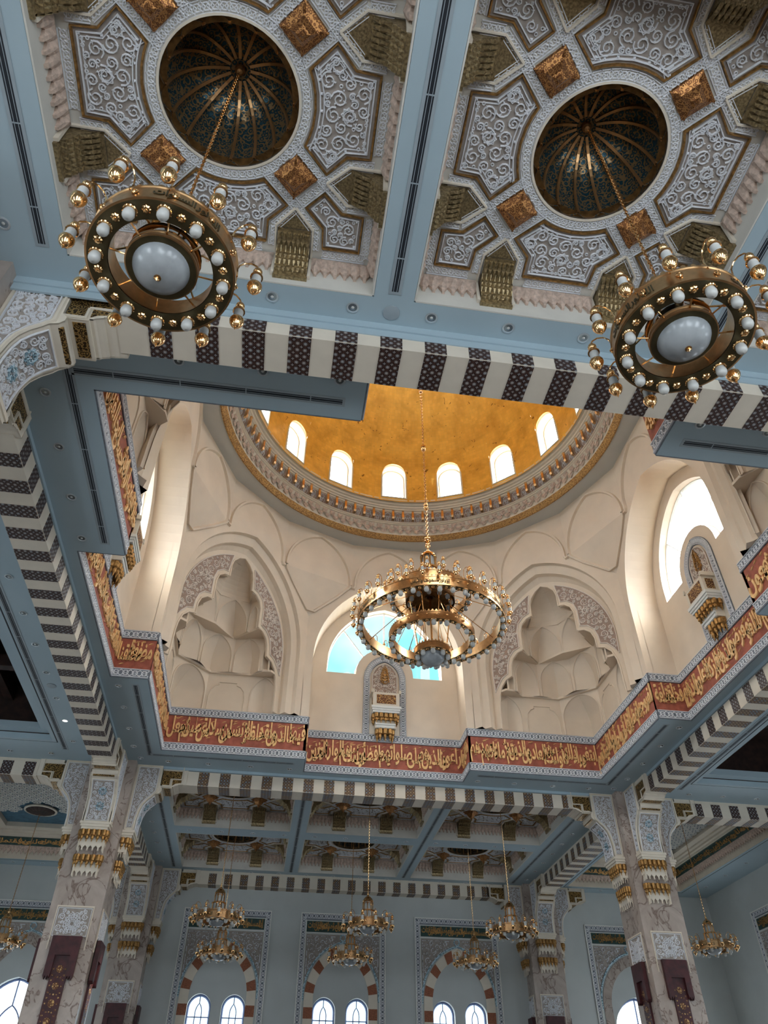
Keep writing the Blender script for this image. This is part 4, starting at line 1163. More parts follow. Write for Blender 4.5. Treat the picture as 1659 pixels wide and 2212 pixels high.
            for a, b in zip(pf, pf[1:]):
                Mp.add([TB(-hw, a[0], a[1]), TB(hw, a[0], a[1]), TB(hw, b[0], b[1]), TB(-hw, b[0], b[1])], [(0, 1, 2, 3)])
            for s in (-1, 1):
                pl = [(0, .18)]+pf+[(.56, H), (0, H)]
                sheet(Mp, pl, th=.02, T=lambda u, v, w, s=s: TB(s*(hw-.01+w), u, v))
            # pointed tip on the ceiling
            sheet(Mp, [(-hw, .56), (hw, .56), (0, .86)], th=.02, T=lambda u, v, w: TB(u, v, H-.015-w))
            for s in (-1, 1): ribbon(Mf, [(s*hw*1.12, .02), (s*hw*1.12, .58), (0, .92)], .045, .05, lambda u, v, w: TB(u, v, H-w))
            for i in range(5):      # cast leaf ribs
                a, b = pf[2*i+1], pf[min(2*i+3, 12)]
                for j in range(7):
                    u = -hw+.04+j*(2*hw-.08)/6
                    Mp.add([TB(u-.030, a[0]+.0, a[1]), TB(u+.030, a[0], a[1]), TB(u, (a[0]+b[0])/2+.045, (a[1]+b[1])/2-.035), TB(u-.030, b[0], b[1]), TB(u+.03, b[0], b[1])], [(0, 1, 2), (1, 4, 2), (4, 3, 2), (3, 0, 2)])
            box(Mf, -hw-.03, hw+.03, 0, .06, .14, .19, lambda x, y, z: TB(x, y, z)) if False else box(Mp, -hw-.01, hw+.01, 0, .06, .13, .19, lambda x, y, z: TB(x, y, z))
            for s in (-1, 1): box(Mf, s*(hw+.03)-.025, s*(hw+.03)+.025, 0, .07, .20, H-.02, lambda x, y, z: TB(x, y, z))
            Mp = MpR
        # stalactite fringe along the wall
        for (u0, u1) in ((-2.36, -1.36), (-.72, .72), (1.36, 2.36)):
            if r != (1, 0): continue
            Mpk = MB(); FRG.append(Mpk)
            nn = round((u1-u0)/.165)
            for i in range(nn):
                cx = u0+(u1-u0)*(i+.5)/nn; w_ = (u1-u0)/nn/2
                def TB(u, v, w, cx=cx): p = rt((cx+u, -HC+v), r); return (p[0], p[1], w)
                z0 = .36
                vs = [TB(-w_, .10, .74), TB(w_, .10, .74), TB(-w_, .085, .60), TB(0, .13, .62), TB(w_, .085, .60), TB(-w_, .04, .50), TB(-w_*.35, .085, .50), TB(w_*.35, .085, .50), TB(w_, .04, .50), TB(-w_*.32, .06, .38), TB(w_*.32, .06, .38), TB(-w_*.28, .05, z0-.03), TB(w_*.28, .05, z0-.03),
                      TB(-w_, 0, .50), TB(w_, 0, .50), TB(-w_*.32, 0, .38), TB(w_*.32, 0, .38), TB(-w_*.28, 0, z0-.03), TB(w_*.28, 0, z0-.03)]
                Mpk.add(vs, [(0, 3, 2), (0, 1, 3), (1, 4, 3), (2, 3, 6, 5), (3, 7, 6), (3, 4, 8, 7), (5, 6, 9), (6, 7, 10, 9), (7, 8, 10), (9, 10, 12, 11), (5, 9, 15, 13), (8, 14, 16, 10), (9, 11, 17, 15), (10, 16, 18, 12), (11, 12, 18, 17)])
    # ring round the small dome
    for i in range(64):
        a, b = 2*pi*i/64, 2*pi*(i+1)/64
    motif_band(Mb, [(1.11*cos(2*pi*i/56), 1.11*sin(2*pi*i/56)) for i in range(56)], .17, T0, 0, .022, closed=True, step=.125, lw=.020)
    lathe(Mf, [(1.0, H), (1.0, H-.03), (1.035, H-.03), (1.035, H)], 64)
    sheet(Mf, circ, [[(.90*cos(2*pi*i/64), .90*sin(2*pi*i/64)) for i in range(64)]], .01, dn(H+.06)) if False else None
    out += [('carved_panel', Mg, 'panel_ground'), ('gilt_frame', Mgold, 'old_gold'), ('carved_scrollwork', Mo, 'ornament_white'), ('ring_lattice', Mb, 'ornament_white'),
            ('pendant_pyramid', Md, 'carved_gold_warm'), ('gilt_bracket', Mp, 'carved_bronze'), ('cream_edging', Mf, 'cream_trim')]+[('stalactite_fringe', m_, 'pink_stucco') for m_ in FRG]
    # fluted small dome with ribs
    M = MB(); M.sm = True; NL = 16; m_ = 8; rows = []
    for j in range(13):
        ph = pi/2*j/12; R0 = .955*cos(ph)**.8; z = H+.02+1.12*sin(ph)
        row_ = []
        for i in range(NL*m_):
            a = 2*pi*i/(NL*m_); f = abs(cos(NL/2*a)); bulge = 1+.075*(abs(sin(NL/2*a))-.3)*(1 if j < 11 else .3)
            row_.append((R0*bulge*cos(a), R0*bulge*sin(a), z))
        rows.append(row_)
    for a, b in zip(rows, rows[1:]): strip(M, a, b, True)
    out.append(('dome_shell', M, 'dark_filigree'))
    M = MB(); lathe(M, [(1.0, H-.01), (1.0, H+.05), (.90, H+.06)], 64); out.append(('dome_rim', M, 'dark_gold'))
    M = MB()
    for i in range(NL):
        a = 2*pi*i/NL
        pts = [((.955*cos(ph)**.8*.97)*cos(a), (.955*cos(ph)**.8*.97)*sin(a), H+.02+1.10*sin(ph)) for ph in [pi/2*j/12 for j in range(12)]]
        for p0, p1 in zip(pts, pts[1:]):
            t_ = Vector((-sin(a), cos(a), 0))*.022; inw = Vector((-cos(a), -sin(a), -.3))*.025
            A0, A1 = Vector(p0), Vector(p1)
            M.add([tuple(A0-t_), tuple(A0+t_), tuple(A0+t_+inw), tuple(A0-t_+inw), tuple(A1-t_), tuple(A1+t_), tuple(A1+t_+inw), tuple(A1-t_+inw)], [(0, 3, 7, 4), (3, 2, 6, 7), (1, 2, 6, 5)])
    ball(M, (0, 0, H+1.10), .085, 12, 6); out.append(('dome_ribs', M, 'dome_rib_gold'))
    return [(n, mesh(n, M, mt)) for n, M, mt in out]
carved('carved_gold_warm', (.52, .25, .085), (.20, .08, .03), 22, .38, .75, .9, 12)
plain('dome_rib_gold', (.60, .36, .17), .33, .9, var=.1)
CM = coffer_meshes()
def coffer(x, y, label, first=[None]):
    t = thing('ceiling_coffer', label, 'coffer', (x, y, ZS))
    for n, me in CM:
        if n in ('pendant_pyramid', 'gilt_bracket', 'stalactite_fringe'):
            for k in range(4):
                obj(n, me, None, t).rotation_euler.z = k*pi/2
                if n == 'gilt_bracket': obj(n, me, None, t).matrix_local = Matrix.Rotation(k*pi/2, 4, 'Z') @ Matrix.Translation((2.08, 0, 0))
        else: obj(n, me, None, t)
nm3 = ('left', 'middle', 'right')
for i, x in enumerate(COFX):
    coffer(x, -ROW[0], 'white carved coffer with gold diamonds round a dark dome, %s one above near chandeliers' % nm3[i])
    coffer(x, ROW[0], 'dark fringed coffer, %s one of the nearer row beyond the dome opening' % nm3[i])
    coffer(x, ROW[1], 'dark fringed coffer, %s one of the row nearest the far wall' % nm3[i])
    coffer(x, -ROW[1], 'square carved coffer with a dark ribbed dome, %s one above and behind the viewer' % nm3[i])

# ------------------------------------------------------------------ side bays: dark timber recess; corner bays: starred ceilings
for s, nm in ((-1, 'left'), (1, 'right')):
    t = thing('timber_ceiling', 'very dark timber ceiling with crossing beams deep in the %s side bay recess' % nm, 'ceiling', (s*14.61, 0, ZS))
    M = MB()
    for sx in (-1, 1): sheet(M, rect(-7.72, 7.72, .2, 1.9), th=.05, T=FR((sx*2.99, 0, 0), (0, 1, 0), (0, 0, 1), (-sx, 0, 0)))
    for sy in (-1, 1): sheet(M, rect(-2.99, 2.99, .2, 1.9), th=.05, T=FR((0, sy*7.72, 0), (1, 0, 0), (0, 0, 1), (0, -sy, 0)))
    sheet(M, rect(-3.1, 3.1, -7.8, 7.8), th=.05, T=lambda u, v, w: (u, v, 1.9-w)); obj('recess_lining', M, 'dark_wood', t)
    M = MB()
    for y in (-5.2, -2.6, 0, 2.6, 5.2): box(M, -2.98, 2.98, y-.16, y+.16, 1.2, 1.6)
    for x in (-1.2, 1.2): box(M, x-.14, x+.14, -7.7, 7.7, 1.3, 1.75)
    obj('timber_beams', M, 'dark_wood', t)
    M = MB()
    o_, i_ = rect(-2.99, 2.99, -7.72, 7.72), rect(-2.65, 2.65, -7.38, 7.38)
    sheet(M, o_, [i_], .22, T=lambda u, v, w: (u, v, .22-w)); obj('soffit_step', M, 'soffit_paint', t)
def star_ceiling():
    """6.05 x 10.15 recess, origin on the soffit plane"""
    hx, hy = 3.025, 5.075; out = {}
    def ring(M, prof):
        rows = [[(-hx+d, -hy+d, z), (hx-d, -hy+d, z), (hx-d, hy-d, z), (-hx+d, hy-d, z)] for d, z in prof]
        for a, b in zip(rows, rows[1:]): strip(M, a, b, True)
    M = MB(); ring(M, [(0, 0), (0, .35), (.04, .35), (.04, .42), (.0, .42), (0, .58), (.18, .58)]); ring(M, [(.44, .86), (.50, .86), (.52, .93), (.62, .95), (.64, 1.02), (.78, 1.04), (.80, 1.10)]); ring(M, [(.80, 1.10), (1.10, 1.12), (1.10, 1.34)]); out['cornice_moulding'] = (M, 'cream_trim')
    M = MB(); ring(M, [(.16, .54), (.20, .56), (.38, .84), (.44, .86)]); out['green_band'] = (M, 'green_ground')
    Ml = MB(); Mt = MB()
    for k in range(4):
        L = (hx, hy)[k % 2]*2-.9; R = Matrix.Rotation(k*pi/2, 4, 'Z'); dd = (hy, hx)[k % 2]
        def T(u, v, w, R=R, dd=dd): return tuple(R @ Vector((u, -(dd-.20-v*.42)+w*.9, .565+v*.66-w*.4)))
        tx = 'إن المتقين في جنات ونعيم فاكهين بما آتاهم ربهم' if k % 2 == 0 else 'إن المتقين في جنات ونعيم فاكهين بما آتاهم ربهم ووقاهم ربهم عذاب الجحيم'
        lettering(Ml, tx, -L/2, L/2, .01, .41, T, .01, .02)
        n = round((L+.6)/.2)
        for i in range(n):
            u = -(L+.6)/2+(L+.6)*(i+.5)/n; w_ = (L+.6)/n/2
            def TB(a, d, z, R=R, dd=dd): return tuple(R @ Vector((u+a, -(dd-d), z)))
            vs = [TB(-w_, .18, .55), TB(w_, .18, .55), TB(-w_, .10, .38), TB(0, .15, .42), TB(w_, .10, .38), TB(-w_*.3, .05, .27), TB(w_*.3, .05, .27), TB(0, .03, .18), TB(-w_, 0, .38), TB(w_, 0, .38)]
            Mt.add(vs, [(0, 3, 2), (0, 1, 3), (1, 4, 3), (2, 3, 5), (3, 6, 5), (3, 4, 6), (5, 6, 7), (2, 5, 8), (4, 9, 6)])
    out['lettering'] = (Ml, 'old_gold'); out['stalactite_fringe'] = (Mt, 'pink_stucco')
    M = MB(); sheet(M, rect(-hx, hx, -hy, hy), th=.05, T=lambda u, v, w: (u, v, 1.32-w)); out['blue_field'] = (M, 'blue_ground')
    M = MB(); T = lambda u, v, w: (u, v, 1.27-w); c = .50
    for i in range(-4, 5):
        for j in range(-9, 10):
            x, y = i*c+(c/2 if j % 2 else 0), j*c*.5
            if abs(x) > hx-1.12 or abs(y) > hy-1.12 or math.hypot(x, abs(y)-2.0) < .9: continue
            ribbon(M, [(x+(.20 if k % 2 else .145)*cos(k*pi/8+pi/8), y+(.20 if k % 2 else .145)*sin(k*pi/8+pi/8)) for k in range(16)], .055, .03, T, 0, True)
            ribbon(M, arc(x, y, .07, 0, 2*pi, 6)[:-1], .035, .03, T, 0, True)
    out['star_lattice'] = (M, 'white_trim')
    M = MB(); M.sm = True; rows = []
    for (r, z) in ((.62, 0), (.60, .05), (.52, .13), (.40, .22), (.22, .30), (.02, .33)):
        rows.append([(r*(1+.09*abs(sin(8*2*pi*i/128)))*cos(2*pi*i/128), r*(1+.09*abs(sin(8*2*pi*i/128)))*sin(2*pi*i/128), 1.25-z*.55) for i in range(128)])
    for a, b in zip(rows, rows[1:]): strip(M, a, b, True)
    M.v = [(x, y+2.0, z) for x, y, z in M.v]
    out['fluted_rose'] = (M, 'dark_wood')
    M3 = MB(); M3.sm = True; M3.add([(x, y-4.0, z) for x, y, z in M.v], M.f); out['second_fluted_rose'] = (M3, 'dark_wood')
    M = MB(); M.sm = True; lathe(M, [(.72, 1.26), (.72, 1.21), (.64, 1.19), (.62, 1.25)], 48, c=(0, 2.0)); out['rose_rim'] = (M, 'cream_trim')
    return [(n, mesh(n, *v)) for n, v in out.items()]
SM = star_ceiling()
for s, nm in ((-1, 'left'), (1, 'right')):
    for ty, nn in ((1, 'far'), (-1, 'near')):
        if ty < 0:
            M = MB(); sheet(M, rect(-3.2, 3.2, -5.2, 5.2), th=.05, T=lambda u, v, w: (u+s*14.37, v-16.37, ZS+.4-w)); struct('ceiling_panel', M, 'soffit_paint'); continue
        t = thing('starred_ceiling', 'pale blue star lattice ceiling with dark fluted roses, far %s corner bay' % nm, 'ceiling', (s*14.375, ty*16.375, ZS))
        for n, me in SM: obj(n, me, None, t)

# ------------------------------------------------------------------ arched wall panels of the far wall
def wall_panel(single=False):
    T = lambda u, v, w: (u, -w, v)
    Mb, Mo, Mg, Mt, Ml, Ms, Mv, Mr, Mw = [MB() for _ in range(9)]
    o, i = 2.07, 1.80; zt, zi = 10.80, 10.48
    sheet(Mb, [(-o, .5), (-o, zt), (o, zt), (o, .5), (i, .5), (i, zi), (-i, zi), (-i, .5)], th=.03, T=T, w0=.03)
    m = (o+i)/2; motif_band(Mo, [(-m, 4.0), (-m, zt-(o-i)/2), (m, zt-(o-i)/2), (m, 4.0)], .21, T, .03, .015, step=.24, lw=.03)
    for x0, x1, z0, z1 in ((-o, -o+.05, .5, zt), (o-.05, o, .5, zt), (-o, o, zt-.05, zt)): box(Mw, x0, x1, 0, .05, z0, z1, lambda x, y, z: T(x, z, y))
    ribbon(Mw, [(-i, .5), (-i, zi), (i, zi), (i, .5)], .05, .05, T); ribbon(Mw, [(-i, 9.93), (i, 9.93)], .05, .05, T)
    sheet(Mg, rect(-i+.03, i-.03, 9.98, zi-.04), th=.01, T=T, w0=.02)
    lettering(Ml, 'إن المسلمين والمسلمات والمؤمنين والمؤمنات والقانتين والقانتات', -i+.08, i-.08, 10.0, zi-.05, T, .02, .02)
    ao = parch(1.72, 7.4, 9.56, 14)
    sp = [(-i+.04, 7.4), (-i+.04, 9.88), (i-.04, 9.88), (i-.04, 7.4)]+ao[::-1]
    sheet(Mt, sp, th=.01, T=T, w0=.02)
    for s in (-1, 1):
        pol = [(s*(i-.10), 7.75), (s*(i-.10), 9.80), (s*.28, 9.80)]+[(s*abs(u), v+.12) for u, v in ao if u < -.3 and v > 7.6][::-1][::-1]
        pol = [(s*(i-.10), 7.9), (s*(i-.10), 9.80), (s*.30, 9.80)]+sorted([(s*abs(u)*.99, v+.13) for u, v in ao if -1.66 < u < -.30], key=lambda p: -p[1])
        scroll(Ms, pol, .16, .06, .035, .02, T, .02, seed=6, tries=110)
    ribbon(Mv, [(-1.76, 7.2)]+[(u*1.02, v+.03) for u, v in ao]+[(1.76, 7.2)], .09, .05, T, .01)
    ribbon(Mv, arc(0, 9.76, .13, 0, 2*pi, 14)[:-1], .06, .05, T, .02, True)
    # voussoirs
    ai = parch(1.28, 7.3, 9.04, 40); aw = parch(1.69, 7.3, 9.50, 40)
    ai = [(-1.28, 4.2), (-1.28, 5.2), (-1.28, 6.2)]+ai+[(1.28, 6.2), (1.28, 5.2), (1.28, 4.2)]; aw = [(-1.69, 4.2), (-1.69, 5.2), (-1.69, 6.2)]+aw+[(1.69, 6.2), (1.69, 5.2), (1.69, 4.2)]
    Mx = MB(); sheet(Mx, aw+ai[::-1], th=.03, T=T, w0=.03)
    def at(frac, row):
        L = [0]
        for a, b in zip(aw, aw[1:]): L.append(L[-1]+math.hypot(b[0]-a[0], b[1]-a[1]))
        d = frac*L[-1]; j = max(k for k in range(len(L)-1) if L[k] <= d); t_ = (d-L[j])/(L[j+1]-L[j]); return (row[j][0]+(row[j+1][0]-row[j][0])*t_, row[j][1]+(row[j+1][1]-row[j][1])*t_)
    if not single:
        n = 12
        for k in range(n):
            f0, f1 = (k+.29)/n, (k+.71)/n
            sheet(Mr, [at(f0, aw), at((f0+f1)/2, aw), at(f1, aw), at(f1, ai), at((f0+f1)/2, ai), at(f0, ai)], th=.01, T=T, w0=.045)
    r = [('frame_border', Mb, 'border_ground'), ('border_ornament', Mo, 'ornament_white'), ('frame_moulding', Mw, 'white_trim'), ('green_plaque', Mg, 'green_ground'), ('lettering', Ml, 'old_gold'), ('spandrel', Mt, 'panel_ground'), ('carved_scrollwork', Ms, 'carved_white'), ('blue_archivolt', Mv, 'carved_blue'), ('arch_ring', Mx, 'marble' if single else 'cream_trim')]
    if not single: r.append(('red_voussoirs', Mr, 'tile_red'))
    return [(n_, mesh(n_, M, mt)) for n_, M, mt in r]
WP = wall_panel(); WPS = wall_panel(True)
def place_wp(WPm, x, y, rz, label):
    t = thing('arched_wall_panel', label, 'wall panel', (x, y, 0), rz)
    ps = {n: obj(n, me, None, t) for n, me in WPm}
    ps['border_ornament'].parent = ps['frame_border']; ps['lettering'].parent = ps['green_plaque']; ps['carved_scrollwork'].parent = ps['spandrel']
    if 'red_voussoirs' in ps: ps['red_voussoirs'].parent = ps['arch_ring']
for i, x in enumerate(COFX): place_wp(WP, x, SPAN_Y, 0, 'arched panel with red and cream voussoirs, %s of three on the far wall' % nm3[i])
place_wp(WPS, -14.3, SPAN_Y, 0, 'arched marble panel with a green inscription plaque behind the far left pier')
place_wp(WPS, 14.3, SPAN_Y, 0, 'arched marble panel with a green inscription plaque behind the far right pier')
for y in (16.7,):
    place_wp(WPS, SPAN_X, y, -pi/2, 'arched marble panel on the right hand wall beside the far right chandelier')
    place_wp(WPS, -SPAN_X, y, pi/2, 'arched marble panel on the left hand wall beside the far left chandelier')

# ------------------------------------------------------------------ chandeliers
def chain_mesh(z0, z1, step=.055, r=.012):
    M = MB(); z = z0; k = 0
    while z < z1:
        a = (k % 2)*pi/2
        pts = [(.020*cos(q)*cos(a), .020*cos(q)*sin(a), z+.037*sin(q)) for q in [i*pi/3 for i in range(7)]]
        tube(M, pts, .0075, 4); z += step; k += 1
    return M
def fleurons(M, R, z, n, h, w):
    for i in range(n):
        a = 2*pi*i/n; T = FR((R*cos(a), R*sin(a), z), (-sin(a), cos(a), 0), (0, 0, 1), (cos(a), sin(a), 0))
        sheet(M, [(-w*.5, 0), (-w*.5, h*.35), (-w*.22, h*.45), (-w*.3, h*.7), (0, h), (w*.3, h*.7), (w*.22, h*.45), (w*.5, h*.35), (w*.5, 0)], th=.006, T=T)
def band_mesh(R0, R1, z0, z1, n=72):
    """hollow hoop: outer wall R0, inner wall R1"""
    M = MB(); M.sm = True; b = .012
    lathe(M, [(R1, z0+.01), (R1, z1), (R1+.02, z1)], n); lathe(M, [(R0-.02, z1), (R0, z1), (R0+.012, z1-.01), (R0+.012, z1-.03), (R0, z1-.04), (R0, z0+.03), (R0+.012, z0+.02), (R0+.012, z0), (R0-.01, z0-.004)], n)
    lathe(M, [(R1+.02, z1), (R0-.02, z1)], n); return M
def annulus(R0, R1, z):
    M = MB(); lathe(M, [(R0, z), (R1, z), (R1, z+.01), (R0, z+.01)], 72); return M
def bulb_meshes(s=1.):
    M = MB(); M.sm = True; lathe(M, [(.062*s, 0), (.074*s, -.006*s), (.066*s, -.018*s), (.06*s, -.02*s), (.03*s, -.02*s)], 14)
    for i in range(12):
        a = 2*pi*i/12; ball(M, (.068*s*cos(a), .068*s*sin(a), -.008*s), .010*s, 5, 3)
    G = MB(); G.sm = True; lathe(G, [(.050*s, -.015*s), (.056*s, -.045*s), (.060*s, -.07*s), (.058*s, -.095*s), (.046*s, -.12*s), (.026*s, -.135*s), (.001, -.14*s)], 14)
    return M, G
def rosette_mesh(s=1.):
    M = MB(); M.sm = True
    rows = []
    for r, z in ((.040, 0), (.038, -.010), (.028, -.022), (.014, -.026), (.012, -.034), (.001, -.04)):
        rows.append([(r*s*(1+.10*cos(8*2*pi*i/32))*cos(2*pi*i/32), r*s*(1+.10*cos(8*2*pi*i/32))*sin(2*pi*i/32), z*s) for i in range(32)])
    for a, b in zip(rows, rows[1:]): strip(M, a, b, True)
    return M
def lantern_meshes(s=1.):
    """hangs at local origin = top loop; glass cylinder between gold caps, round base"""
    C = MB(); C.sm = True
    lathe(C, [(.001, .03*s), (.012*s, .02*s), (.008*s, .005*s), (.03*s, -.0*s), (.042*s, -.025*s), (.042*s, -.045*s), (.028*s, -.065*s), (.01*s, -.075*s), (.012*s, -.09*s), (.045*s, -.10*s), (.058*s, -.115*s), (.058*s, -.125*s), (.046*s, -.13*s)], 14)
    B_ = MB(); B_.sm = True
    lathe(B_, [(.05*s, -.255*s), (.066*s, -.262*s), (.068*s, -.275*s), (.062*s, -.30*s), (.045*s, -.335*s), (.022*s, -.36*s), (.010*s, -.365*s), (.012*s, -.38*s), (.006*s, -.39*s), (.001, -.41*s)], 16)
    G = MB(); G.sm = True; lathe(G, [(.044*s, -.128*s), (.044*s, -.258*s)], 14)
    return C, B_, G
def tower_mesh(s=1.):
    D = MB(); D.sm = True
    lathe(D, [(.30*s, .28*s), (.27*s, .33*s), (.22*s, .36*s), (.21*s, .40*s)], 24)
    lathe(D, [(.19*s, .62*s), (.22*s, .64*s), (.22*s, .67*s), (.17*s, .69*s)], 24)
    lathe(D, [(.155*s, .98*s), (.17*s, 1.0*s), (.16*s, 1.03*s), (.13*s, 1.10*s), (.07*s, 1.17*s), (.03*s, 1.20*s), (.02*s, 1.23*s), (.035*s, 1.26*s), (.035*s, 1.28*s), (.015*s, 1.31*s), (.022*s, 1.34*s), (.012*s, 1.38*s), (.008*s, 1.46*s), (.001, 1.47*s)], 24)
    for i in range(8):
        a = 2*pi*i/8; D.sm = True
        tube(D, [(.205*s*cos(a), .205*s*sin(a), .38*s), (.195*s*cos(a), .195*s*sin(a), .64*s)], .016*s, 6)
        tube(D, [(.155*s*cos(a), .155*s*sin(a), .68*s), (.15*s*cos(a), .15*s*sin(a), 1.0*s)], .016*s, 6)
        a2 = a+pi/8; T = FR((.15*s*cos(a2), .15*s*sin(a2), 0), (-sin(a2), cos(a2), 0), (0, 0, 1), (cos(a2), sin(a2), 0))
        ribbon(D, [(u, v) for u, v in parch(.055*s, .86*s, .95*s, 5)], .02*s, .01, T)
    G = MB(); G.sm = True; lathe(G, [(.185*s, .40*s), (.18*s, .63*s)], 16); lathe(G, [(.13*s, .69*s), (.125*s, .98*s)], 16)
    return D, G
def lettering_ring(text, R, z0, z1, reps, a_off=0, span=.75):
    M = MB()
    for k in range(reps):
        a = a_off+2*pi*k/reps; w = 2*pi*R/reps*span
        T = lambda u, v, ww, a=a: ((R+ww)*cos(a+u/R), (R+ww)*sin(a+u/R), v)
        lettering(M, text, -w/2, w/2, z0, z1, T, .001, .005, stacked=False)
    return M
def build_chandelier(label, loc, chain_top, group=None):
    t = thing('chandelier', label, 'chandelier', loc, 0, group)
    Z1 = .26
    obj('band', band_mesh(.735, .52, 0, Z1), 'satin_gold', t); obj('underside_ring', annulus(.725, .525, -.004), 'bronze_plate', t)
    M = MB(); fleurons(M, .73, Z1-.01, 44, .06, .09); obj('crest', M, 'satin_gold', t)
    obj('lettering', lettering_ring('الله نور السموات', .736, .06, .20, 3, .9, .5), 'bronze_plate', t)
    obj('inner_band', band_mesh(.355, .30, .02, .12, 48), 'satin_gold', t); obj('inner_ring', annulus(.352, .285, .014), 'bronze_plate', t)
    M = MB(); M.sm = True; lathe(M, [(.29, .03), (.285, .0), (.26, -.06), (.20, -.115), (.12, -.15), (.03, -.162), (.002, -.163)], 40); obj('alabaster_bowl', M, 'alabaster', t)
    M = MB(); M.sm = True; lathe(M, [(.035, -.155), (.038, -.168), (.02, -.175), (.022, -.19), (.012, -.20), (.001, -.215)], 14); obj('bowl_knob', M, 'polished_gold', t)
    rd = MB(); tube(rd, [(.34, 0, .07), (.53, 0, .09)], .010, 6); rm = mesh('spoke', rd, 'polished_gold')
    for i in range(8): obj('spoke', rm, None, t).rotation_euler.z = i*pi/4+.2
    D, G = tower_mesh(.95)
    for m_ in (D, G): m_.v = [(x*1.28, y*1.28, z) for x, y, z in m_.v]
    obj('tower', D, 'polished_gold', t); obj('tower_glass', G, 'frosted_glass', t)
    M = MB()
    for i in range(6):
        a = i*pi/3; tube(M, [(.53*cos(a), .53*sin(a), .24), (.36*cos(a), .36*sin(a), .36), (.24*cos(a), .24*sin(a), .34)], .012, 6)
    obj('crown_stays', M, 'polished_gold', t)
    M = chain_mesh(1.36, chain_top, r=.01); obj('chain', M, 'polished_gold', t)
    C, Gb = bulb_meshes(1.0); cm = mesh('bulb_collar', C, 'polished_gold'); gm_ = mesh('bulb', Gb, 'frosted_glass')
    rm = mesh('rosette', rosette_mesh(1.15), 'polished_gold')
    sr = MB(); sr.sm = True
    sm_ = mesh('band_stud', rosette_mesh(.9), 'polished_gold')
    C, B_, G = lantern_meshes(1.2)
    ca = MB(); ca.sm = True
    tube(ca, [(-.20, 0, -.22), (-.215, 0, -.10), (-.20, 0, .0), (-.15, 0, .07), (-.08, 0, .095), (-.02, 0, .07), (0, 0, .03)], .0095, 6)
    am = mesh('curved_arm', ca, 'polished_gold'); c1 = mesh('lantern_cap', C, 'polished_gold'); c2 = mesh('lantern_base', B_, 'polished_gold'); c3 = mesh('lantern_glass', G, 'frosted_glass')
    for i in range(12):
        a = i*pi/6+.13; R = .63
        b = obj('bulb', gm_, None, t); b.location = (R*cos(a), R*sin(a), -.004); c = obj('bulb_collar', cm, None, b)
        r = obj('rosette', rm, None, t); r.location = (R*cos(a+pi/12), R*sin(a+pi/12), -.006)
        s_ = obj('band_stud', sm_, None, t); s_.location = (.742*cos(a+.1), .742*sin(a+.1), .13); s_.rotation_euler = Vector((-cos(a+.1), -sin(a+.1), 0)).to_track_quat('Z', 'Y').to_euler()
        l = obj('lantern', am, None, t); l.location = (.94*cos(a), .94*sin(a), .43); l.rotation_euler.z = a
        for m_ in (c1, c2, c3): obj(m_.name.split('.')[0], m_, None, l)
    return t
def set_label(o, s): o['label'] = s
c1 = build_chandelier('large gold ring chandelier with alabaster bowl, upper left, hanging below the left near coffer', (-5.58, -13.12, 8.37), 5.93)
c2 = dup(c1, (.04, -13.12, 8.37), .35, 'large gold ring chandelier with alabaster bowl, upper right, hanging below the middle near coffer')
zf = 8.2
FC = [(-5.57, ROW[0], 8.22, 'upper of the two before the left arched panel'), (0, ROW[0], 8.18, 'upper of the two before the central arched panel'), (5.57, ROW[0], 8.20, 'upper right one overlapping the right wall pier'),
      (-5.57, ROW[1], 8.18, 'lower of the two before the left arched panel'), (0, ROW[1], 8.18, 'lower of the two before the central arched panel'), (5.57, ROW[1], 8.2, 'the one before the right arched panel')]
for x, y, z, lb in FC: dup(c1, (x, y, z), x*.3+y, 'gold chandelier, '+lb)
dup(c1, (-14.37, 18.37, 8.2), .5, 'gold chandelier cut by the left edge below the starred ceiling')
dup(c1, (14.37, 14.37, 8.2), .8, 'lone gold chandelier at the right below the starred ceiling')

# the great chandelier under the dome
t = thing('great_chandelier', 'huge tiered brass chandelier with rings of bulbs and lanterns hanging under the gold dome', 'chandelier', (0, 0, 0))
def hoop(nm, R, w, z0, z1, nf):
    M = band_mesh(R, R-w, z0, z1, 96); fleurons(M, R-.01, z1-.01, nf, .075, 2*pi*R/nf*.8)
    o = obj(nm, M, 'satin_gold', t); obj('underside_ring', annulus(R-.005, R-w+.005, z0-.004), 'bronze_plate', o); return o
oh = hoop('outer_hoop', 2.10, .15, 13.0, 13.30, 120); mh = hoop('middle_hoop', 1.20, .13, 12.55, 12.80, 72); sh = hoop('lower_hoop', .50, .17, 12.10, 12.30, 32); uh = hoop('upper_hoop', 1.19, .14, 14.0, 14.22, 72)
M = MB(); M.sm = True; lathe(M, [(.72, 13.88), (.72, 14.12), (.70, 14.14)], 64); lathe(M, [(.70, 13.90), (.66, 13.98), (.5, 14.05), (.30, 14.08), (.16, 14.06), (.15, 14.02), (.10, 14.05), (.09, 14.15)], 64); obj('central_dish', M, 'dark_gold', t)
C, Gb = bulb_meshes(1.15); cm = mesh('bulb_collar', C, 'polished_gold'); gm_ = mesh('bulb', Gb, 'frosted_glass'); rm = mesh('rosette', rosette_mesh(1.2), 'polished_gold')
sm_ = mesh('band_stud', rosette_mesh(.95), 'polished_gold')
for (R, z, n) in ((2.025, 13.0, 36), (1.135, 12.55, 20), (.42, 12.10, 9), (1.12, 14.0, 20), (.60, 13.93, 12)):
    for i in range(n):
        a = 2*pi*(i+.5)/n
        b = obj('bulb', gm_, None, t); b.location = (R*cos(a), R*sin(a), z); obj('bulb_collar', cm, None, b)
        if z != 13.93: obj('rosette', rm, None, t).location = (R*cos(a+pi/n), R*sin(a+pi/n), z-.004)
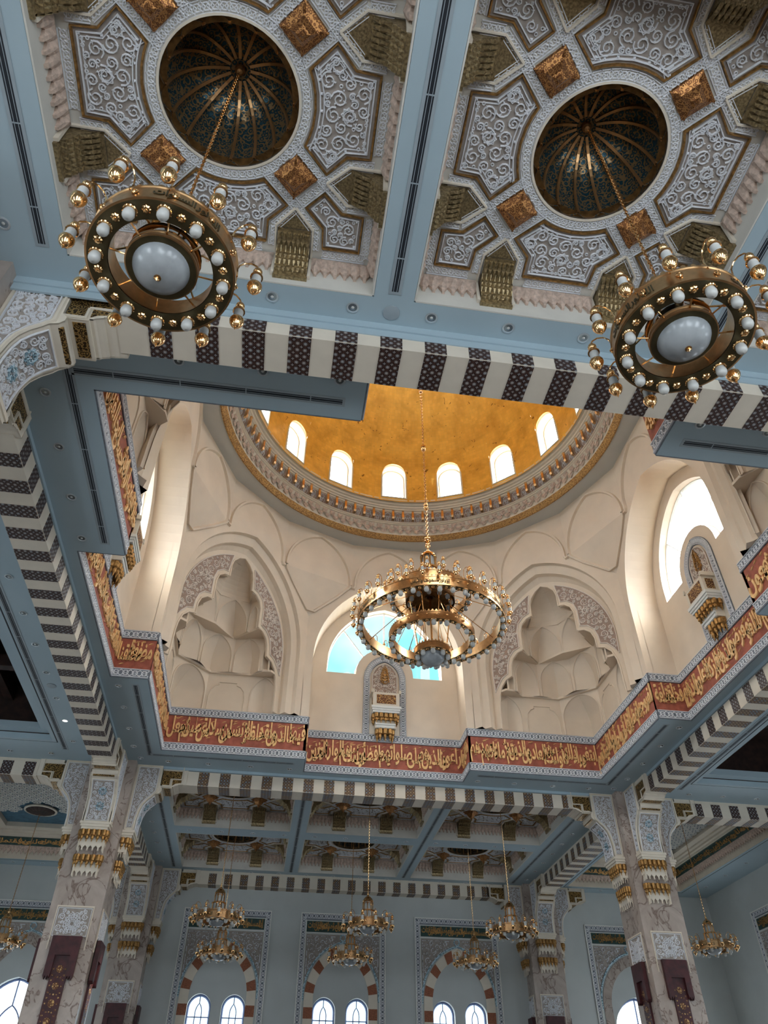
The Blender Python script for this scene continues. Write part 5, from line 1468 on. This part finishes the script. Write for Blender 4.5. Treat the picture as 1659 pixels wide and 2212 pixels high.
for R, z, n in ((2.112, 13.15, 24), (1.212, 12.68, 14)):
    for i in range(n):
        if (i//4) % 2: continue
        for q in range(2):
            a = 2*pi*(i+q*.5)/n+.15; s_ = obj('band_stud', sm_, None, t); s_.location = (R*cos(a), R*sin(a), z); s_.rotation_euler = Vector((-cos(a), -sin(a), 0)).to_track_quat('Z', 'Y').to_euler()
obj('lettering', lettering_ring('الله نور السموات والأرض', 2.112, 13.06, 13.24, 6, .3, .5), 'bronze_plate', t)
C, B_, G = lantern_meshes(1.05); ca = MB(); ca.sm = True
tube(ca, [(-.14, 0, -.34), (-.165, 0, -.15), (-.15, 0, .0), (-.10, 0, .06), (-.05, 0, .07), (0, 0, .03)], .010, 6)
am = mesh('curved_arm', ca, 'polished_gold'); k1 = mesh('lantern_cap', C, 'polished_gold'); k2 = mesh('lantern_base', B_, 'polished_gold'); k3 = mesh('lantern_glass', G, 'frosted_glass')
for R, z, n, o_ in ((2.26, 13.62, 32, 0), (1.34, 14.55, 18, .1)):
    for i in range(n):
        a = 2*pi*(i+.5)/n+o_; l = obj('lantern', am, None, t); l.location = (R*cos(a), R*sin(a), z); l.rotation_euler.z = a
        for m_ in (k1, k2, k3): obj(m_.name.split('.')[0], m_, None, l)
M = MB()
for i in range(8):
    a = i*pi/4+.2
    tube(M, [(2.0*cos(a), 2.0*sin(a), 13.1), (.62*cos(a), .62*sin(a), 14.0)], .012, 5)
    tube(M, [(1.1*cos(a), 1.1*sin(a), 12.7), (.45*cos(a), .45*sin(a), 13.95)], .010, 5)
    tube(M, [(.42*cos(a), .42*sin(a), 12.28), (.66*cos(a), .66*sin(a), 13.95)], .014, 5)
    tube(M, [(1.12*cos(a), 1.12*sin(a), 14.05), (.68*cos(a), .68*sin(a), 14.05)], .012, 5)
tube(M, [(0, 0, 12.2), (0, 0, 14.2)], .03, 8); obj('stay_rods', M, 'polished_gold', t)
M = MB(); M.sm = True; lathe(M, [(.34, 12.12), (.33, 12.02), (.28, 11.93), (.18, 11.87), (.03, 11.84), (.002, 11.84)], 32); obj('alabaster_bowl', M, 'alabaster', t)
M = MB(); M.sm = True; lathe(M, [(.70, 14.12), (.74, 14.20), (.60, 14.30), (.50, 14.55), (.38, 14.60), (.36, 14.64)], 40)
fleurons(M, .70, 14.2, 40, .08, .09)
lathe(M, [(.30, 15.0), (.34, 15.03), (.34, 15.08), (.28, 15.1)], 8); lathe(M, [(.22, 15.52), (.26, 15.55), (.25, 15.6), (.17, 15.70), (.07, 15.77), (.04, 15.80), (.05, 15.84), (.035, 15.87), (.02, 15.9), (.03, 15.93), (.075, 15.97), (.09, 16.02), (.075, 16.08), (.03, 16.11), (.03, 16.16), (.10, 16.18), (.12, 16.25), (.10, 16.32), (.02, 16.36)], 20)
for i in range(8):
    a = i*pi/4; tube(M, [(.34*cos(a), .34*sin(a), 14.6), (.31*cos(a), .31*sin(a), 15.04)], .022, 6); tube(M, [(.24*cos(a), .24*sin(a), 15.06), (.22*cos(a), .22*sin(a), 15.55)], .028, 6)
obj('tower', M, 'polished_gold', t)
M = MB(); M.sm = True; lathe(M, [(.31, 14.62), (.28, 15.02)], 16); lathe(M, [(.19, 15.08), (.18, 15.54)], 16); obj('tower_glass', M, 'frosted_glass', t)
M = chain_mesh(16.34, 32.15, step=.085)
M.v = [(x*1.9, y*1.9, z) for x, y, z in M.v]; obj('chain', M, 'polished_gold', t)
for z in (17.6, 20.4, 23.6):
    M = MB(); M.sm = True; ball(M, (0, 0, z), .085, 14, 8); lathe(M, [(.05, z+.05), (.085, z+.08), (.085, z+.16), (.05, z+.17)], 14); obj('chain_bead', M, 'polished_gold', t)

# ------------------------------------------------------------------ downlights, speakers, slot grilles
M = MB(); M.sm = True; lathe(M, [(.105, 0), (.105, -.010), (.078, -.014), (.074, -.002)], 20); dl_ring = mesh('trim_ring', M, 'lamp_metal')
M = MB(); M.sm = True; lathe(M, [(.076, -.004), (.060, .05), (.035, .09), (.002, .10)], 18); dl_well = mesh('reflector', M, 'lamp_metal'); 
M = MB(); M.sm = True; ball(M, (0, 0, .055), .026, 10, 6); dl_bulb = mesh('lamp_capsule', M, 'frosted_glass')
M = MB(); M.sm = True; lathe(M, [(.075, -.006), (.002, -.012)], 18); dl_lit = mesh('lit_lens', M, 'lit_lamp')
M = MB(); M.sm = True; lathe(M, [(.14, 0), (.14, -.012), (.12, -.016), (.002, -.016)], 24); sp_m = mesh('speaker_disc', M, 'slot_frame')
ORD = ['first', 'second', 'third', 'fourth', 'fifth', 'sixth', 'seventh', 'eighth', 'ninth', 'tenth', 'eleventh', 'twelfth']
def downlight(x, y, label, lit=False, grp='downlights'):
    t = thing('downlight', label, 'downlight', (x, y, ZS-.002), 0, grp)
    obj('trim_ring', dl_ring, None, t)
    if lit: obj('lit_lens', dl_lit, None, t)
    else:
        # the well sits in a small dark can above the soffit face
        w = obj('reflector', dl_disc, None, t); obj('lamp_capsule', dl_cap, None, w)
M = MB(); M.sm = True; lathe(M, [(.078, -.005), (.05, -.003), (.03, -.006), (.002, -.007)], 18); dl_disc = mesh('reflector', M, 'lamp_well')
M = MB(); M.sm = True; ball(M, (0, 0, -.006), .028, 10, 6, sz=.5); dl_cap = mesh('lamp_capsule', M, 'frosted_glass')
fr_y = (3.5, 4.9, 6.4, 7.8)
for s, nm in ((-1, 'left'), (1, 'right')):
    for e, nn in ((1, 'far'), (-1, 'near')):
        for i, y in enumerate(fr_y):
            downlight(s*8.9, e*y, '%s downlight from the middle of the %s soffit edge, %s half' % (ORD[i], nm, nn), grp='downlights in the blue soffit round the dome opening')
            downlight(s*y, e*8.9, '%s downlight from the middle of the %s soffit edge, %s half' % (ORD[i], nn, nm), grp='downlights in the blue soffit round the dome opening')
        downlight(s*8.75, e*8.75, 'single downlight in the %s %s corner of the soffit beside the pier' % (nn, nm), grp='downlights in the blue soffit round the dome opening')
for i in range(12):
    x = -7.47+i*1.342
    downlight(x, -10.455, '%s downlight from the left in the strip before the near striped beam' % ORD[i], grp='downlights in the near soffit strip')
downlight(-8.9, -11.11, 'downlight at the far left edge beside the long slot grille in the near bay', grp='downlights in the near soffit strip')
for y, nn in ((16.05, 'between the two far coffer rows'), (10.46, 'beyond the far striped beam'), (21.75, 'beside the far wall beam')):
    for i in range(12): downlight(-7.4+i*1.345, y, '%s downlight from the left in the soffit strip %s' % (ORD[i], nn), grp='downlights in the far bay soffit')
for s, nm in ((-1, 'left'), (1, 'right')):
    for i in range(8): downlight(s*8.92, 11.2+i*1.35, '%s downlight from the front along the %s edge of the far bay soffit' % (ORD[i], nm), grp='downlights in the far bay soffit')
    for i, y in enumerate((-4.8, -3.25, -1.7, -.1, 1.46, 3.02, 4.62, 6.16, 7.72)):
        downlight(s*10.9, y, '%s downlight from the front in the %s side bay soffit beyond the striped beam' % (ORD[i], nm), lit=(s < 0 and i == 7) or (s > 0 and i in (6, 7)), grp='downlights in the side bay soffits')
    for i, x in enumerate((11.82, 13.2, 14.6, 16.0)):
        downlight(s*x, 8.85, '%s downlight out from the far %s pier along the end of the side bay' % (ORD[i], nm), grp='downlights in the side bay soffits')
    for i in range(5):
        downlight(s*18.3, 12.4+i*2.0, '%s downlight from the front beside the outer wall of the %s corner bay' % (ORD[i], nm), grp='downlights in the corner bays')
        downlight(s*(11.9+i*1.35), 21.95, '%s downlight out from the wall pier along the %s corner bay' % (ORD[i], nm), grp='downlights in the corner bays')
def speaker(x, y, lb):
    t = thing('ceiling_speaker', lb, 'speaker', (x, y, ZS-.001)); obj('speaker_disc', sp_m, None, t)
speaker(-2.79, -10.45, 'round grey flush speaker in the soffit between the two near coffers')
speaker(-10.9, 3.82, 'round flush speaker in the left side bay soffit'); speaker(10.9, 3.82, 'round flush speaker in the right side bay soffit')
def slot(x0, y0, x1, y1, lb, w=.11):
    t = thing('slot_grille', lb, 'air grille', ((x0+x1)/2, (y0+y1)/2, ZS)); L = math.hypot(x1-x0, y1-y0); a = atan2(y1-y0, x1-x0); t.rotation_euler.z = a
    M = MB(); sheet(M, rect(-L/2-.05, L/2+.05, -w/2-.05, w/2+.05), [rect(-L/2, L/2, -w/2, w/2)], .006, T=lambda u, v, ww: (u, v, -.008-ww)); obj('grille_frame', M, 'slot_frame', t)
    M = MB(); box(M, -L/2, L/2, -w/2, w/2, -.006, -.002); obj('dark_slot', M, 'dark_slot', t)
    M = MB()
    for q in (-.25, .25): box(M, -L/2, L/2, w*q-.004, w*q+.004, -.011, -.006)
    k = -L/2+.6
    while k < L/2: box(M, k-.01, k+.01, -w/2, w/2, -.011, -.005); k += 1.2
    obj('grille_blade', M, 'slot_frame', t)
for s, nm in ((-1, 'left'), (1, 'right')):
    for e, nn in ((1, 'far'), (-1, 'near')):
        slot(s*8.4, e*3.4, s*8.4, e*8.45, 'long dark slot grille along the %s soffit of the dome opening, %s half' % (nm, nn))
        slot(s*3.4, e*8.40, s*8.34, e*8.40, 'long dark slot grille along the %s soffit of the dome opening, %s half' % (nn, nm))
    slot(s*2.79, -10.85, s*2.79, -21.3, 'long slot grille in the pale soffit between the middle and %s near coffers' % nm)
    slot(s*8.38, -10.85, s*8.38, -21.3, 'long slot grille in the soffit outside the %s near coffer' % nm)
    slot(s*2.79, 10.85, s*2.79, 21.4, 'long slot grille between the middle and %s far coffers' % nm)
    slot(s*8.40, 10.6, s*8.40, 21.4, 'long slot grille in the far bay soffit beside the %s coffers' % nm)
    slot(s*11.27, -7.9, s*11.27, 8.42, 'long slot grille beside the dark timber recess in the %s side bay' % nm)
